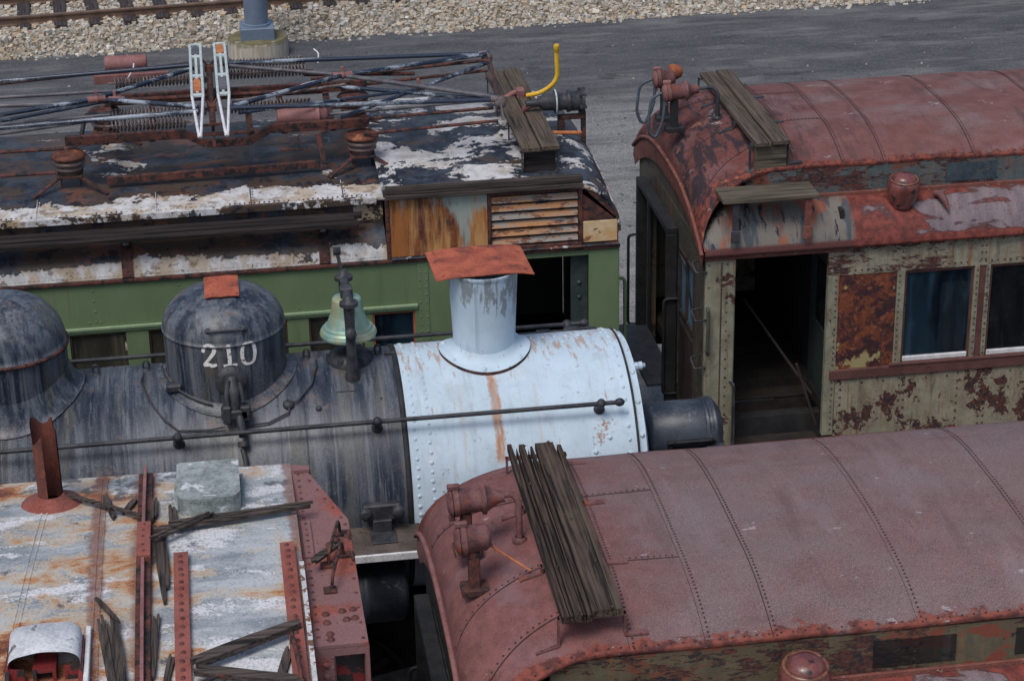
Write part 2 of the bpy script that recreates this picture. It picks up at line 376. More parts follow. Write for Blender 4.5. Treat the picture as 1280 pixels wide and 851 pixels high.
def white_paint(name, seed, rust=.5, base=(.50, .62, .71), streak=None, scuff=None):
    m = Mat(name); m.seed = (seed, seed, 0); x, y, z = m.xyz()
    c = m.mix(m.ramp(m.noise(3, 5, .6, 1), .3, .7), tuple(v*.90 for v in base), tuple(min(1, v*1.06) for v in base))
    c = m.mix(m.mul(m.ramp(m.noise((5, 5, 2), 7, .68, 2), .54, .66), .35), c, (.33, .38, .41))
    r = m.noise((4, 4, 3), 8, .72, 4); r2 = m.noise(40, 4, .7, 5); big = m.noise(1.1, 3, .5, 6)
    rf = m.addn(r, m.addn(m.mul(m.addn(r2, -.5), .45), m.mul(m.addn(big, -.5), .5)))
    k = m.mul(m.ramp(rf, .70-rust*.14, .79-rust*.14), .85)
    c = m.mix(k, c, m.mix(m.ramp(r2, .4, .6), (.48, .34, .24), (.27, .13, .075)))
    c = m.mix(m.mul(m.ramp(m.noise((22, 22, 14), 6, .7, 8), .64, .69), .7), c, (.16, .18, .20))
    if scuff:
        g = m.addn(m.noise((8, 8, 2.2), 8, .72, 21, .4), m.ramp(z, scuff[0], scuff[1], -.06, .09))
        c = m.mix(m.mul(m.ramp(g, .56, .62), .75), c, (.175, .18, .185)); c = m.mix(m.mul(m.ramp(m.noise((15, 15, 1.2), 6, .65, 23), .62, .67), .6), c, (.15, .155, .16))
    if streak:
        for (sx, w, y0, y1, col, amt) in streak:
            d = m.ma('ABSOLUTE', m.addn(x, m.addn(m.mul(m.addn(m.noise((.5, 4, 4), 4, .6, 11), -.5), .07), -sx)))
            k = m.mul(m.ramp(m.addn(d, m.mul(m.addn(r2, -.5), .05)), w, w*.35), m.mul(m.ramp(y, y0, y0+.04), m.ramp(y, y1, y1-.05)))
            k = m.mul(k, m.ramp(m.noise((20, 3, 3), 4, .6, 14), .25, .55, .4, 1))
            c = m.mix(m.mul(k, amt), c, col)
    if streak:
        dr = m.noise((13, 1.1, 1.1), 6, .66, 31); c = m.mix(m.mul(m.ramp(dr, .53, .66), .30), c, (.30, .33, .35))
        c = m.mix(m.mul(m.ramp(m.noise((2.0, 2, 2), 7, .7, 33), .56, .66), .30), c, (.33, .33, .31))
        c = m.mix(m.mul(m.ramp(m.addn(m.noise((26, 5, 5), 6, .7, 35), m.ramp(y, -.5, -.05, -.05, .06)), .585, .64), .65), c, (.40, .22, .12)); c = m.mix(m.mul(m.ramp(m.noise((1.5, 1.5, 1.5), 8, .75, 43), .55, .62), .35), c, (.66, .72, .76)); c = m.mix(m.mul(m.ramp(m.noise((50, 50, 50), 3, .7, 45), .66, .72), .7), c, (.25, .17, .12))
    return m.fin(c, .62, m.addn(r2, m.mul(m.noise(1.6, 3, .5, 37), 9)), .22, .006, spec=.3)

def silver_roof(name, seed):
    m = Mat(name); m.seed = (seed, seed*2, 0); x, y, z = m.xyz()
    n = m.noise((1.3, 3.2, 2), 8, .66, 1, .3); sp = m.noise(60, 4, .75, 2); big = m.noise((.9, .9, 1), 4, .55, 11)
    c = m.mix(m.ramp(m.noise((2, 5, 3), 6, .6, 3), .36, .64), (.200, .230, .255), (.44, .465, .48))
    c = m.mix(m.mul(m.ramp(sp, .5, .66), .5), c, (.48, .50, .52)); c = m.mix(m.mul(m.ramp(sp, .46, .36), .6), c, (.10, .115, .135))
    left = m.ramp(x, .55, .30)
    rn = m.addn(m.noise((1.7, 3.0, 2), 8, .64, 6, .4), m.addn(m.mul(m.addn(big, -.5), .35), m.mul(left, .055))); rk = m.addn(rn, m.mul(m.addn(sp, -.5), .26))
    tan = m.ramp(rk, .50, .585)
    c = m.mix(m.mul(tan, .75), c, m.mix(m.ramp(sp, .42, .6), (.42, .34, .25), (.56, .46, .33)))
    f = m.addn(n, m.addn(m.mul(m.addn(sp, -.5), .2), m.addn(m.ramp(y, -.55, -1.2, 0, .10), m.mul(m.addn(m.noise((.8, 1.4, 1), 3, .5, 27), -.5), .25))))
    wk = m.ramp(f, .555, .60); c = m.mix(m.mul(wk, .92), c, m.mix(m.ramp(sp, .40, .52), (.42, .42, .44), (.64, .65, .67)))
    c = m.mix(m.mul(m.ramp(rk, .595, .64), .9), c, (.44, .215, .085))
    c = m.mix(m.mul(m.ramp(rk, .645, .68), .9), c, (.25, .085, .035))
    c = m.mix(m.mul(m.ramp(rk, .70, .74), .9), c, (.11, .035, .022))
    d = m.ramp(m.addn(m.noise((3, 3, 3), 7, .68, 9), m.ramp(y, 1.0, 1.4, 0, .1)), .61, .66)
    c = m.mix(m.mul(d, .8), c, (.06, .06, .07))
    for bx, w in ((.34, .10), (.045, .07), (1.30, .06)):
        dd = m.ma('ABSOLUTE', m.addn(x, m.addn(m.mul(m.addn(m.noise((3, 6, 3), 6, .65, 25), -.5), .16), -bx)))
        c = m.mix(m.mul(m.ramp(dd, w, w*.4), m.ramp(sp, .36, .55, .35, .85)), c, (.19, .07, .042))
    return m.fin(c, m.ramp(f, .4, .6, .5, .8), m.addn(sp, m.mul(wk, .5)), .45, .007, spec=.45)

def red_oxide(name, seed, chalk=.35):
    m = Mat(name); m.seed = (seed, seed*.5, seed)
    n = m.noise(4, 6, .62, 1, .3); f = m.noise(80, 3, .7, 2)
    c = m.mix(m.ramp(n, .35, .65), (.20, .052, .038), (.29, .085, .062))
    c = m.mix(m.mul(m.ramp(m.noise((2, 2, 2), 6, .6, 4), .42, .52), chalk), c, (.20, .12, .125))
    c = m.mix(m.mul(m.ramp(f, .5, .7), .35), c, (.36, .20, .16))
    c = m.mix(m.mul(m.ramp(f, .45, .3), .5), c, (.09, .03, .025))
    c = m.mix(m.ramp(m.noise(22, 5, .6, 6), .68, .72), c, (.05, .025, .02))
    return m.fin(c, .75, f, .3, .006, spec=.3)

M_roof_o = roof_paint('chalky_red_roof_paint', 3.1, .85, hdark=.9, tone=.75)
M_roof_r = roof_paint('chalky_red_roof_paint_second', 17.7, .12)
M_low_o = lower_paint('lower_roof_paint', 9.3)
M_low_r = lower_paint('lower_roof_paint_second', 29.3, .5)
M_olive = olive_peel('peeling_olive_paint', 2.0, .56, drip=1)
M_olive_b = olive_peel('cracked_olive_paint', 5.0, .62, True)
M_olive_c = olive_peel('worn_olive_paint', 8.0, .24, base=(.245, .243, .175))
M_olive_dk = olive_peel('dark_olive_paint', 11.0, .35, base=(.06, .07, .058))  # same peeling olive on a much darker base
M_deckwall = olive_peel('peeling_clerestory_paint', 4.0, .55, True, base=(.085, .115, .125), stain=1)
M_seam = simple('dark_rusty_seam', (.024, .014, .014), (.055, .028, .027), 20, .8, .3, seed=41)
M_rivet = simple('rusty_shaded_rivets', (.05, .028, .026), (.10, .06, .048), 30, .6, .2, seed=42)  # rust plus the shade around each head, both in the base colour
M_endbrown = simple('dark_brown_door_paint', (.022, .015, .014), (.05, .034, .03), 5, .7, .3, spots=(.07, .08, .06), spot_t=(.66, .70), seed=43)
M_rustpanel = rusty_panel('deep_rust', 6.0, 0, .85)
M_rusteal = rusty_panel('streaked_rust_over_teal', 12.0, .9, .2)
M_belt = simple('dark_red_brown_paint', (.085, .035, .032), (.125, .052, .046), 7, .7, .4, spots=(.045, .024, .024))
M_fascia = simple('rusty_dark_red_paint', (.14, .042, .034), (.20, .075, .055), 6, .7, .4, spots=(.30, .20, .15), spot_t=(.60, .66), seed=3)
M_redrust = simple('bright_rust_red', (.33, .085, .04), (.45, .135, .065), 5, .8, .45, fine=60, spots=(.22, .06, .035), seed=2)
M_redbrown = simple('rusted_red_brown_metal', (.038, .020, .018), (.125, .042, .030), 7, .8, .5, spots=(.016, .016, .018), spot_t=(.50, .58), seed=5)
M_mauve = simple('dull_mauve_paint', (.18, .075, .072), (.26, .125, .12), 7, .7, .3, spots=(.30, .09, .05), seed=6)
M_horn = simple('flaking_red_brown_paint', (.095, .038, .036), (.185, .085, .083), 10, .65, .35, spots=(.25, .065, .03), spot_t=(.56, .64), seed=7)
M_vent = simple('glossy_dark_red_enamel', (.10, .030, .026), (.19, .065, .055), 7, .28, .2, spots=(.03, .018, .016), spot_t=(.55, .62), seed=45, spec=.6)
M_cup = simple('rusted_orange_cup', (.16, .045, .022), (.30, .09, .035), 9, .75, .4, spots=(.05, .022, .018), seed=54)
M_vent2 = simple('glossy_rust_rim', (.13, .045, .03), (.22, .095, .06), 9, .3, .2, spots=(.05, .025, .02), spot_t=(.52, .6), seed=46, spec=.6)
M_orange = simple('orange_rust', (.36, .10, .035), (.50, .19, .07), 12, .8, .4, spots=(.12, .04, .03), seed=8)
M_iron = simple('dark_iron', (.018, .020, .026), (.052, .054, .060), 10, .55, .3, spots=(.09, .05, .035), spot_t=(.64, .72), seed=9)
M_black = simple('sooty_black_steel', (.010, .011, .013), (.026, .027, .029), 6, .7, .3, seed=10)
M_int = simple('dark_brown_interior_paint', (.012, .010, .009), (.026, .021, .018), 4, .8, .3, seed=11)
M_curtain = simple('faded_blue_grey_curtain', (.16, .21, .25), (.24, .29, .33), 5, .9, .2, seed=61)
M_seat = simple('dusty_blue_seat', (.05, .08, .10), (.09, .12, .14), 5, .9, .2, seed=62)
M_slate = simple('slate_blue_dirty_pane', (.030, .045, .06), (.065, .085, .10), 6, .35, .2, spots=(.14, .10, .06), spot_t=(.58, .66), seed=52)
M_int2 = simple('worn_brown_step_boards', (.010, .008, .007), (.026, .020, .016), 5, .8, .3, seed=44)
M_intdoor = simple('dark_green_door_paint', (.022, .034, .034), (.04, .054, .052), 5, .6, .2, seed=12)
M_green = Mat('green_body_paint')
_n = M_green.noise((3, 3, 1.2), 6, .6, 1); _f = M_green.noise(60, 3, .6, 2)
_c = M_green.mix(M_green.ramp(_n, .3, .7), (.120, .178, .088), (.150, .212, .112))
_c = M_green.mix(M_green.mul(M_green.ramp(M_green.noise((16, 16, .8), 5, .6, 3), .55, .70), .35), _c, (.085, .10, .05))
_c = M_green.mix(M_green.ramp(M_green.noise((12, 12, 5), 6, .65, 5), .70, .73), _c, (.14, .06, .03))
M_green = M_green.fin(_c, .55, _f, .12, .004)
M_green_lt = simple('light_green_trim_paint', (.19, .275, .155), (.23, .32, .19), 6, .5, .15, seed=14)
M_gleaf = black_white('navy_roofing_with_white_flakes', 3.3, .46, .16)
M_gmid = black_white('brown_black_roofing', 8.8, .30, .62, yband=(-1.16, -.80))
M_gpale = black_white('pale_flaking_roof_edge', 6.1, .62, .95)
M_glow = black_white('black_and_white_lower_roof', 13.4, .40, .70, whitelow=(3.20, 3.38))
M_gdark = black_white('dark_clerestory_paint', 19.0, .20, .8)
M_rib = simple('insulator_brown_glaze', (.09, .062, .056), (.13, .09, .082), 5, .35, .1, seed=15)
M_boiler = boiler_paint('streaked_blue_black_boiler_paint', 2.2)
M_dome = boiler_paint('streaked_dome_paint', 7.7, 'z')
M_smoke = white_paint('pale_blue_smokebox_paint', 4.0, .42, streak=[(5.02, .050, -.93, -.30, (.42, .17, .05), 1.0), (4.74, .018, -.95, -.5, (.50, .40, .30), .35), (5.35, .02, -.96, -.45, (.50, .40, .30), .3)])
M_stack = white_paint('pale_blue_stack_paint', 9.0, .0, scuff=(3.6, 4.0))
M_front = white_paint('pale_blue_front_paint', 19.0, .1)
M_rodpaint = None
m = Mat('navy_tube_paint_with_white_streaks'); n = m.noise((1.0, 7, 7), 7, .66, 1, .2); f = m.noise(60, 3, .6, 2)  # white streaks drawn out along the tubes by stretched noise
M_tube = m.fin(m.mix(m.ramp(m.addn(n, m.mul(m.addn(f, -.5), .2)), .50, .62), (.018, .028, .050), (.30, .34, .39)), .22, n, .3, .003, spec=.6)
m = Mat('grey_tube_paint'); n = m.noise((5, 12, 12), 6, .7, 1)
M_tubeg = m.fin(m.mix(m.ramp(n, .35, .7), (.06, .058, .07), (.15, .14, .15)), .5, n, .2, .003)
M_shoe = simple('pale_green_white_strip', (.36, .44, .42), (.52, .57, .57), 14, .45, .2, spots=(.25, .2, .17), seed=16)
M_shoew = simple('worn_white_horn', (.55, .55, .57), (.68, .68, .70), 14, .4, .15, seed=17)
M_spring = simple('brown_spring_steel', (.055, .042, .042), (.19, .155, .15), 20, .45, .2, seed=18)
M_yellow = simple('yellow_pipe_paint', (.62, .36, .02), (.72, .45, .03), 5, .45, .1, spots=(.30, .12, .04), spot_t=(.60, .64), spot_scale=18, seed=19)
M_woodY = wood('grey_green_weathered_board', 'y', (.036, .036, .030), (.120, .108, .086), 1, .3, .8)
M_woodYd = wood('split_black_weathered_board', 'y', (.007, .007, .006), (.080, .066, .052), 4, .1, 1.0)
M_woodYl = wood('solid_grey_lichened_board', 'y', (.016, .015, .013), (.098, .084, .066), 31, .35, .95)
M_woodX = wood('grey_weathered_board', 'x', (.020, .020, .020), (.085, .080, .072), 2, .2, .9)
M_woodXg = wood('olive_weathered_board', 'x', (.05, .052, .040), (.135, .132, .102), 9, .3, .8)
M_woodXd = wood('black_weathered_board', 'x', (.009, .009, .010), (.040, .038, .036), 3, .1, .9)
M_scrapx = wood('charred_grey_wood_x', 'x', (.024, .024, .024), (.10, .092, .082), 5, .1, .9)
M_scrapy = wood('charred_grey_wood_y', 'y', (.024, .024, .024), (.085, .08, .072), 6, .1, .9)
M_deckwall_r = olive_peel('rotting_clerestory_boards', 23.0, .70, True, base=(.105, .092, .058), stain=1)
M_silver = silver_roof('silver_roof_paint_with_rust', 5.0)
M_silver2 = simple('grey_green_hood_paint', (.16, .185, .18), (.30, .335, .325), 9, .6, .5, fine=42, det=7, spots=(.56, .58, .60), spot_t=(.55, .60), spot_scale=4.5, seed=21)
M_snow = simple('speckled_white_paint', (.50, .51, .53), (.66, .67, .69), 5, .75, .5, fine=45, spots=(.13, .115, .105), spot_t=(.60, .66), spot_scale=9, seed=22)
M_oxide = red_oxide('red_oxide_paint', 3.0, .8)
M_oxide2 = red_oxide('red_oxide_strap_paint', 13.0, .15)
M_redpanel = simple('bright_red_panel_paint', (.14, .016, .018), (.24, .028, .028), 5, .5, .2, spots=(.028, .024, .025), spot_t=(.50, .54), spot_scale=6, seed=23)
M_white = simple('dirty_white_paint', (.55, .55, .56), (.70, .70, .71), 8, .6, .2, spots=(.33, .20, .10), spot_t=(.66, .70), seed=24)
M_brush = simple('brushed_white_number_paint', (.68, .66, .63), (.80, .79, .77), 30, .5, .3, fine=140, spots=(.28, .12, .06), spot_t=(.57, .63), spot_scale=26, seed=25)
M_floor = simple('dark_chequer_floor', (.022, .026, .034), (.05, .055, .068), 10, .6, .4, seed=26)
M_runb = simple('brown_running_board', (.055, .043, .036), (.115, .092, .078), 6, .75, .3, spots=(.03, .026, .024), spot_t=(.55, .62), spot_scale=5, seed=27)
M_cable = simple('dull_grey_blue_rubber', (.04, .055, .075), (.07, .09, .115), 8, .5, .1, seed=47)
M_pole = simple('blue_grey_post_paint', (.115, .155, .215), (.14, .185, .25), 3, .45, .05, seed=28)
m = Mat('mossy_concrete'); x, y, z = m.xyz(); n = m.noise(6, 6, .62, 1)
k = m.ramp(m.addn(z, m.mul(m.addn(n, -.5), .28)), .24, .31)
M_conc = m.fin(m.mix(k, m.mix(m.ramp(m.noise((14, 14, 1.5), 5, .6, 3), .35, .65), (.36, .32, .25), (.52, .48, .41)), m.mix(m.ramp(n, .4, .6), (.10, .092, .045), (.17, .15, .075))), .85, n, .4, .01)
m = Mat('verdigris_bell_bronze'); x, y, z = m.xyz(); n = m.noise((7, 7, 1.5), 5, .6, 1)
c = m.mix(m.ramp(n, .4, .62), (.20, .38, .33), (.36, .36, .21))
c = m.mix(m.ramp(m.noise(8, 4, .6, 4), .52, .66), c, (.36, .44, .38))
M_bell = m.fin(c, .42, n, .1, .004, metal=.25, spec=.5)
def glass(name, a, b, seed=0, rough=.12, clear=0):
    m = Mat(name); m.seed = (seed, seed, seed)
    n = m.noise((3, 3, 1.6), 6, .62, 1, .5); d = m.noise((11, 11, 4), 5, .6, 2)
    c = m.mix(m.ramp(n, .38, .66), a, b); c = m.mix(m.mul(m.ramp(m.noise((9, 9, .5), 5, .6, 4), .55, .68), .6), c, tuple(v*2.4+.006 for v in b)); c = m.mix(m.mul(m.ramp(m.noise((26, 26, 20), 5, .7, 6), .62, .68), .5), c, (.10, .11, .11)); c = m.mix(m.mul(m.ramp(d, .55, .72), .35), c, tuple(v*1.9+.01 for v in b))  # grime, plus pale upright streaks painted in as a vague reflection
    q = m.fin(c, m.ramp(d, .3, .7, rough, rough+.25), spec=.5)
    if clear:
        tr = m.nd('ShaderNodeBsdfTransparent'); ms = m.nd('ShaderNodeMixShader'); ms.inputs[0].default_value = clear
        m.t.links.new(m.b.outputs[0], ms.inputs[1]); m.t.links.new(tr.outputs[0], ms.inputs[2]); m.t.links.new(ms.outputs[0], m.o.inputs[0])
    return q
M_glass = glass('grimy_dark_blue_pane', (.006, .011, .018), (.016, .038, .060), 1, .1, .45)
M_glassk = glass('grimy_black_pane', (.005, .006, .008), (.013, .016, .020), 2, .1, .4)
M_glassb = glass('brown_blinded_pane', (.020, .020, .016), (.050, .048, .034), 3, .3)
M_glassblue = glass('hazy_blue_pane', (.07, .15, .25), (.15, .27, .40), 4, .25)
M_rail = simple('worn_brown_rail', (.095, .06, .042), (.16, .10, .07), 6, .55, .2, seed=30)
M_tie = wood('old_tie_timber', 'y', (.022, .022, .026), (.075, .072, .072), 12)
# ground: dark asphalt strip that grades into pale compacted gravel
m = Mat('asphalt_and_yard_gravel'); x, y, z = m.xyz()
w = m.noise((.5, .9, 1), 5, .6, 1); fine = m.noise(24, 4, .80, 2); peb = m.vor(17, 3); peb2 = m.noise(38, 3, .75, 9)
asp = m.mix(m.ramp(m.noise((.9, 2.4, 1), 6, .6, 4), .32, .68), (.066, .069, .076), (.105, .107, .112))
asp = m.mix(m.mul(m.ramp(fine, .52, .66), .6), asp, (.20, .20, .20)); asp = m.mix(m.mul(m.ramp(peb2, .46, .36), .6), asp, (.030, .032, .036))
yd = m.mix(m.ramp(m.noise((.7, 2.6, 1), 6, .65, 5), .32, .68), (.150, .152, .154), (.235, .234, .230))
yd = m.mix(m.mul(m.ramp(peb2, .52, .62), .75), yd, (.38, .375, .36)); yd = m.mix(m.mul(m.ramp(fine, .47, .36), .8), yd, (.060, .061, .065))
kk = m.ramp(m.addn(y, m.mul(m.addn(w, -.5), 3.2)), 33.6, 31.6)
c = m.mix(kk, asp, yd)
c = m.mix(m.mul(m.ramp(m.noise((.30, 1.8, 1), 6, .65, 7), .53, .64), .5), c, (.050, .052, .056)); c = m.mix(m.mul(m.ramp(m.noise((.45, 2.4, 1), 7, .68, 8), .50, .66), .35), c, (.25, .248, .243)); c = m.mix(m.mul(m.ramp(m.noise((1.2, 1.9, 1), 7, .7, 11), .60, .66), .6), c, (.035, .036, .04))
M_ground = m.fin(c, .9, m.addn(fine, m.mul(peb, .5)), .5, .03, spec=.25)
m = Mat('ballast_bed'); v = m.vor(16, 1, out='Color'); d = m.vor(16, 1)
M_bed = m.fin(m.mix(m.noise(25, 3, .6, 2), (.14, .125, .10), (.30, .28, .24)), .9, d, .8, .05)
m = Mat('pale_ballast_stone'); g = m.nd('ShaderNodeNewGeometry').outputs['Random Per Island']
cr = m.nd('ShaderNodeValToRGB'); m.t.links.new(g, cr.inputs[0]); e = cr.color_ramp; e.interpolation = 'LINEAR'
stops = [(0, (.20, .165, .12)), (.15, (.36, .31, .24)), (.35, (.50, .45, .365)), (.55, (.42, .41, .38)), (.72, (.58, .545, .475)), (.84, (.52, .38, .24)), (.93, (.30, .29, .27)), (1, (.70, .69, .64))]
while len(e.elements) < len(stops): e.elements.new(.5)
for el, (p, c) in zip(e.elements, stops): el.position = p; el.color = (*c, 1)
M_stone = m.fin(m.mix(m.mul(m.ramp(m.noise(40, 3, .6, 3), .4, .7), .4), cr.outputs[0], (.36, .30, .22)), .85, m.noise(60, 3, .6, 5), .3, .01, spec=.25)
m = Mat('asphalt_grit'); g = m.nd('ShaderNodeNewGeometry').outputs['Random Per Island']
M_grit = m.fin(m.mix(m.ramp(g, .55, 1), (.10, .10, .10), (.36, .35, .32)), .9)

# ------------------------------------------------------------------ setting
g = Geo(); g.add([(-250, -60, 0), (300, -60, 0), (300, 600, 0), (-250, 600, 0)], [(0, 1, 2, 3)])
tag(g.build('ground', M_ground), kind='structure')
TA = R(4.2); TO = Vector((-3.6, 37.68, 0))
def trk(u, v, z): # far-track frame: u along the rails, v across
    return Vector((TO.x + u*math.cos(TA) - v*math.sin(TA), TO.y + u*math.sin(TA) + v*math.cos(TA), z))
def toe(u): return -.70 - .048*max(0, u) + .10*mnoise.noise((u*.7, 3, 0)) + .05*mnoise.noise((u*2.3, 8, 0))
BEDZ = .30
def bedz(u, v):
    t = (v - toe(u)) / (-.02 - toe(u)); t = max(0, min(1, t)); return -.02 + (BEDZ+.02)*(t*t*(3-2*t))**.8
g = Geo(); us = [-12 + i*.25 for i in range(150)]; vs_ = [-1.9+.08*i for i in range(28)] + [.6, 1.5, 3.2, 4.4]
P = [[trk(u, max(v, toe(u)-.02), bedz(u, v) if v < 3.2 else -.06) for v in vs_] for u in us]
nv = len(vs_)
g.add([p for row in P for p in row], [(i*nv+j, (i+1)*nv+j, (i+1)*nv+j+1, i*nv+j+1) for i in range(len(us)-1) for j in range(nv-1)], True)
tag(g.build('ballast_bed', M_bed), kind='structure')
rnd = random.Random(3)
def stone(g, p, r):
    d = [Vector((1, 0, 0)), Vector((-1, 0, 0)), Vector((0, 1, 0)), Vector((0, -1, 0)), Vector((0, 0, 1)), Vector((0, 0, -1))]
    # eight corners of a skewed block, squeezed unevenly
    q = Matrix.Rotation(rnd.uniform(0, 6.28), 3, 'Z') @ Matrix.Rotation(rnd.uniform(-.6, .6), 3, 'X')
    sx, sy, sz = r*rnd.uniform(.75, 1.35), r*rnd.uniform(.6, 1.05), r*rnd.uniform(.5, .85)
    vs = []
    for k in (-1, 1):
        for j in (-1, 1):
            for i in (-1, 1):
                c = rnd.uniform(.62, 1.0); vs.append(p + q @ Vector((i*sx*c*rnd.uniform(.7, 1), j*sy*c*rnd.uniform(.7, 1), k*sz*c)))
    g.add(vs, [(0, 2, 3, 1), (4, 5, 7, 6), (0, 1, 5, 4), (2, 6, 7, 3), (0, 4, 6, 2), (1, 3, 7, 5)])
g = Geo(); n = 0
while n < 32000:
    u = rnd.uniform(-4.5, 20); v = rnd.uniform(-1.85, 3.6)
    if v < toe(u) + .03*rnd.gauss(0, 1): 
        if v < toe(u) - .2 or rnd.random() < .93: continue
    if v > 1.2 and rnd.random() < .45: continue
    if -.08 < v < 2.4 and abs((u+3.2-.0*v+.3) % .60 - .3) < .125 and rnd.random() < .93: continue
    r = min(.085, max(.018, rnd.gauss(.035, .012)))
    stone(g, trk(u, v, (bedz(u, v) if v < 3.2 else BEDZ-.36*(v-3.2)/1.2) + r*rnd.uniform(.1, .7)), r); n += 1
tag(g.build('ballast_stones', M_stone), 'pale tan crushed stones heaped beside the far rail', 'gravel', kind='stuff')
g = Geo()
for i in range(1100):
    x = rnd.uniform(-3, 13); y = 22 + 14.2*rnd.random(); r = rnd.choice((.009, .011, .013, .016, .022)) * rnd.uniform(.8, 1.2)
    stone(g, Vector((x, y, r*.3)), r)
tag(g.build('yard_grit', M_grit), 'loose pebbles strewn over the asphalt yard', 'gravel', kind='stuff')

def rail(name, v, label):
    g = Geo(); prof = [(-.07, 0), (.07, 0), (.07, .014), (.013, .03), (.013, .115), (.036, .125), (.036, .155), (.026, .163), (-.026, .163), (-.036, .155), (-.036, .125), (-.013, .115), (-.013, .03), (-.07, .014)]
    a = [trk(-14, v+p[0], BEDZ+.03+p[1]) for p in prof]; b = [trk(26, v+p[0], BEDZ+.03+p[1]) for p in prof]; k = len(prof)
    g.add(a+b, [(i, (i+1) % k, k+(i+1) % k, k+i) for i in range(k)])
    return mesh_thing(g, 'track_rail', M_rail, trk(0, v, BEDZ), label, 'rail')
rail('track_rail', .28, 'rust brown rail along the gravel, nearest of the far track')
rail('track_rail', 1.72, 'rust brown rail farthest from the trains on the gravel bed')
g = Geo(); g.box(-.115, .115, -1.32, 1.32, 0, .17, .012)
tie0 = g.build('track_tie', M_tie)
TL = 'dark weathered timber tie under the far rails in pale gravel'
for i in range(42):
    p = trk(-4.4 + i*.60 + rnd.uniform(-.02, .02), 1.25 + rnd.uniform(-.06, .06), BEDZ-.10+rnd.uniform(-.012, .012)); o = tie0 if i == 0 else dup(tie0, p)
    o.location = p; o.rotation_euler = (0, 0, TA + R(rnd.uniform(-1.5, 1.5)))
    tag(o, TL, 'railway tie', 'timber ties of the far track')

# post on a concrete footing
root = thing('steel_post', 'blue grey steel post on a round mossy concrete footing', 'post', (.79, 36.42, 0))
PX, PY = .79, 36.42
g = Geo(); g.lathe([(.52, -.1), (.52, .28), (.52, .28), (.505, .315), (.505, .315), (.30, .33), (0, .335)], (PX, PY, 0), n=40); g.build('concrete_footing', M_conc, root)
g = Geo(); g.box(PX-.29, PX+.29, PY-.29, PY+.29, .31, .53, .012); g.build('base_block', M_pole, root)
g = Geo(); g.lathe([(.205, .53), (.205, 7.0), (.205, 7.0), (0, 7.0)], (PX, PY, 0), n=32)
g.lathe([(.235, .53), (.235, .56), (.235, .56), (.205, .57)], (PX, PY, 0), n=32); g.build('post', M_pole, root)

# ------------------------------------------------------------------ clerestory coach
def openwall(g, a0, a1, z0, z1, b0, b1, holes, along='x'):
    xs = sorted({a0, a1, *[h[0] for h in holes], *[h[1] for h in holes]}); xs = [x for x in xs if a0 <= x <= a1]
    zs = sorted({z0, z1, *[h[2] for h in holes], *[h[3] for h in holes]}); zs = [z for z in zs if z0 <= z <= z1]
    for i in range(len(xs)-1):
        run = None
        for k in range(len(zs)-1):
            cx, cz = (xs[i]+xs[i+1])/2, (zs[k]+zs[k+1])/2
            hole = any(h[0] < cx < h[1] and h[2] < cz < h[3] for h in holes)
            if not hole: run = (run[0] if run else zs[k], zs[k+1])
            if (hole or k == len(zs)-2) and run:
                if along == 'x': g.box(xs[i], xs[i+1], b0, b1, run[0], run[1])
                else: g.box(b0, b1, xs[i], xs[i+1], run[0], run[1])
                run = None

def wheelset(root, xs, Y, r=.42):
    for x in xs:
        for sy in (-1, 1):
            g = Geo(); yy = Y + sy*.72
            g.lathe([(0, -.05), (.12, -.07), (.12, .0), (r-.08, .0), (r-.05, .03), (r, .03), (r, .03), (r+.004, -.05), (r+.03, -.06), (r+.03, -.085), (r-.08, -.085)], (x, yy, r+.03), (0, -sy, 0), 28)
            g.build('wheel', M_black, root)

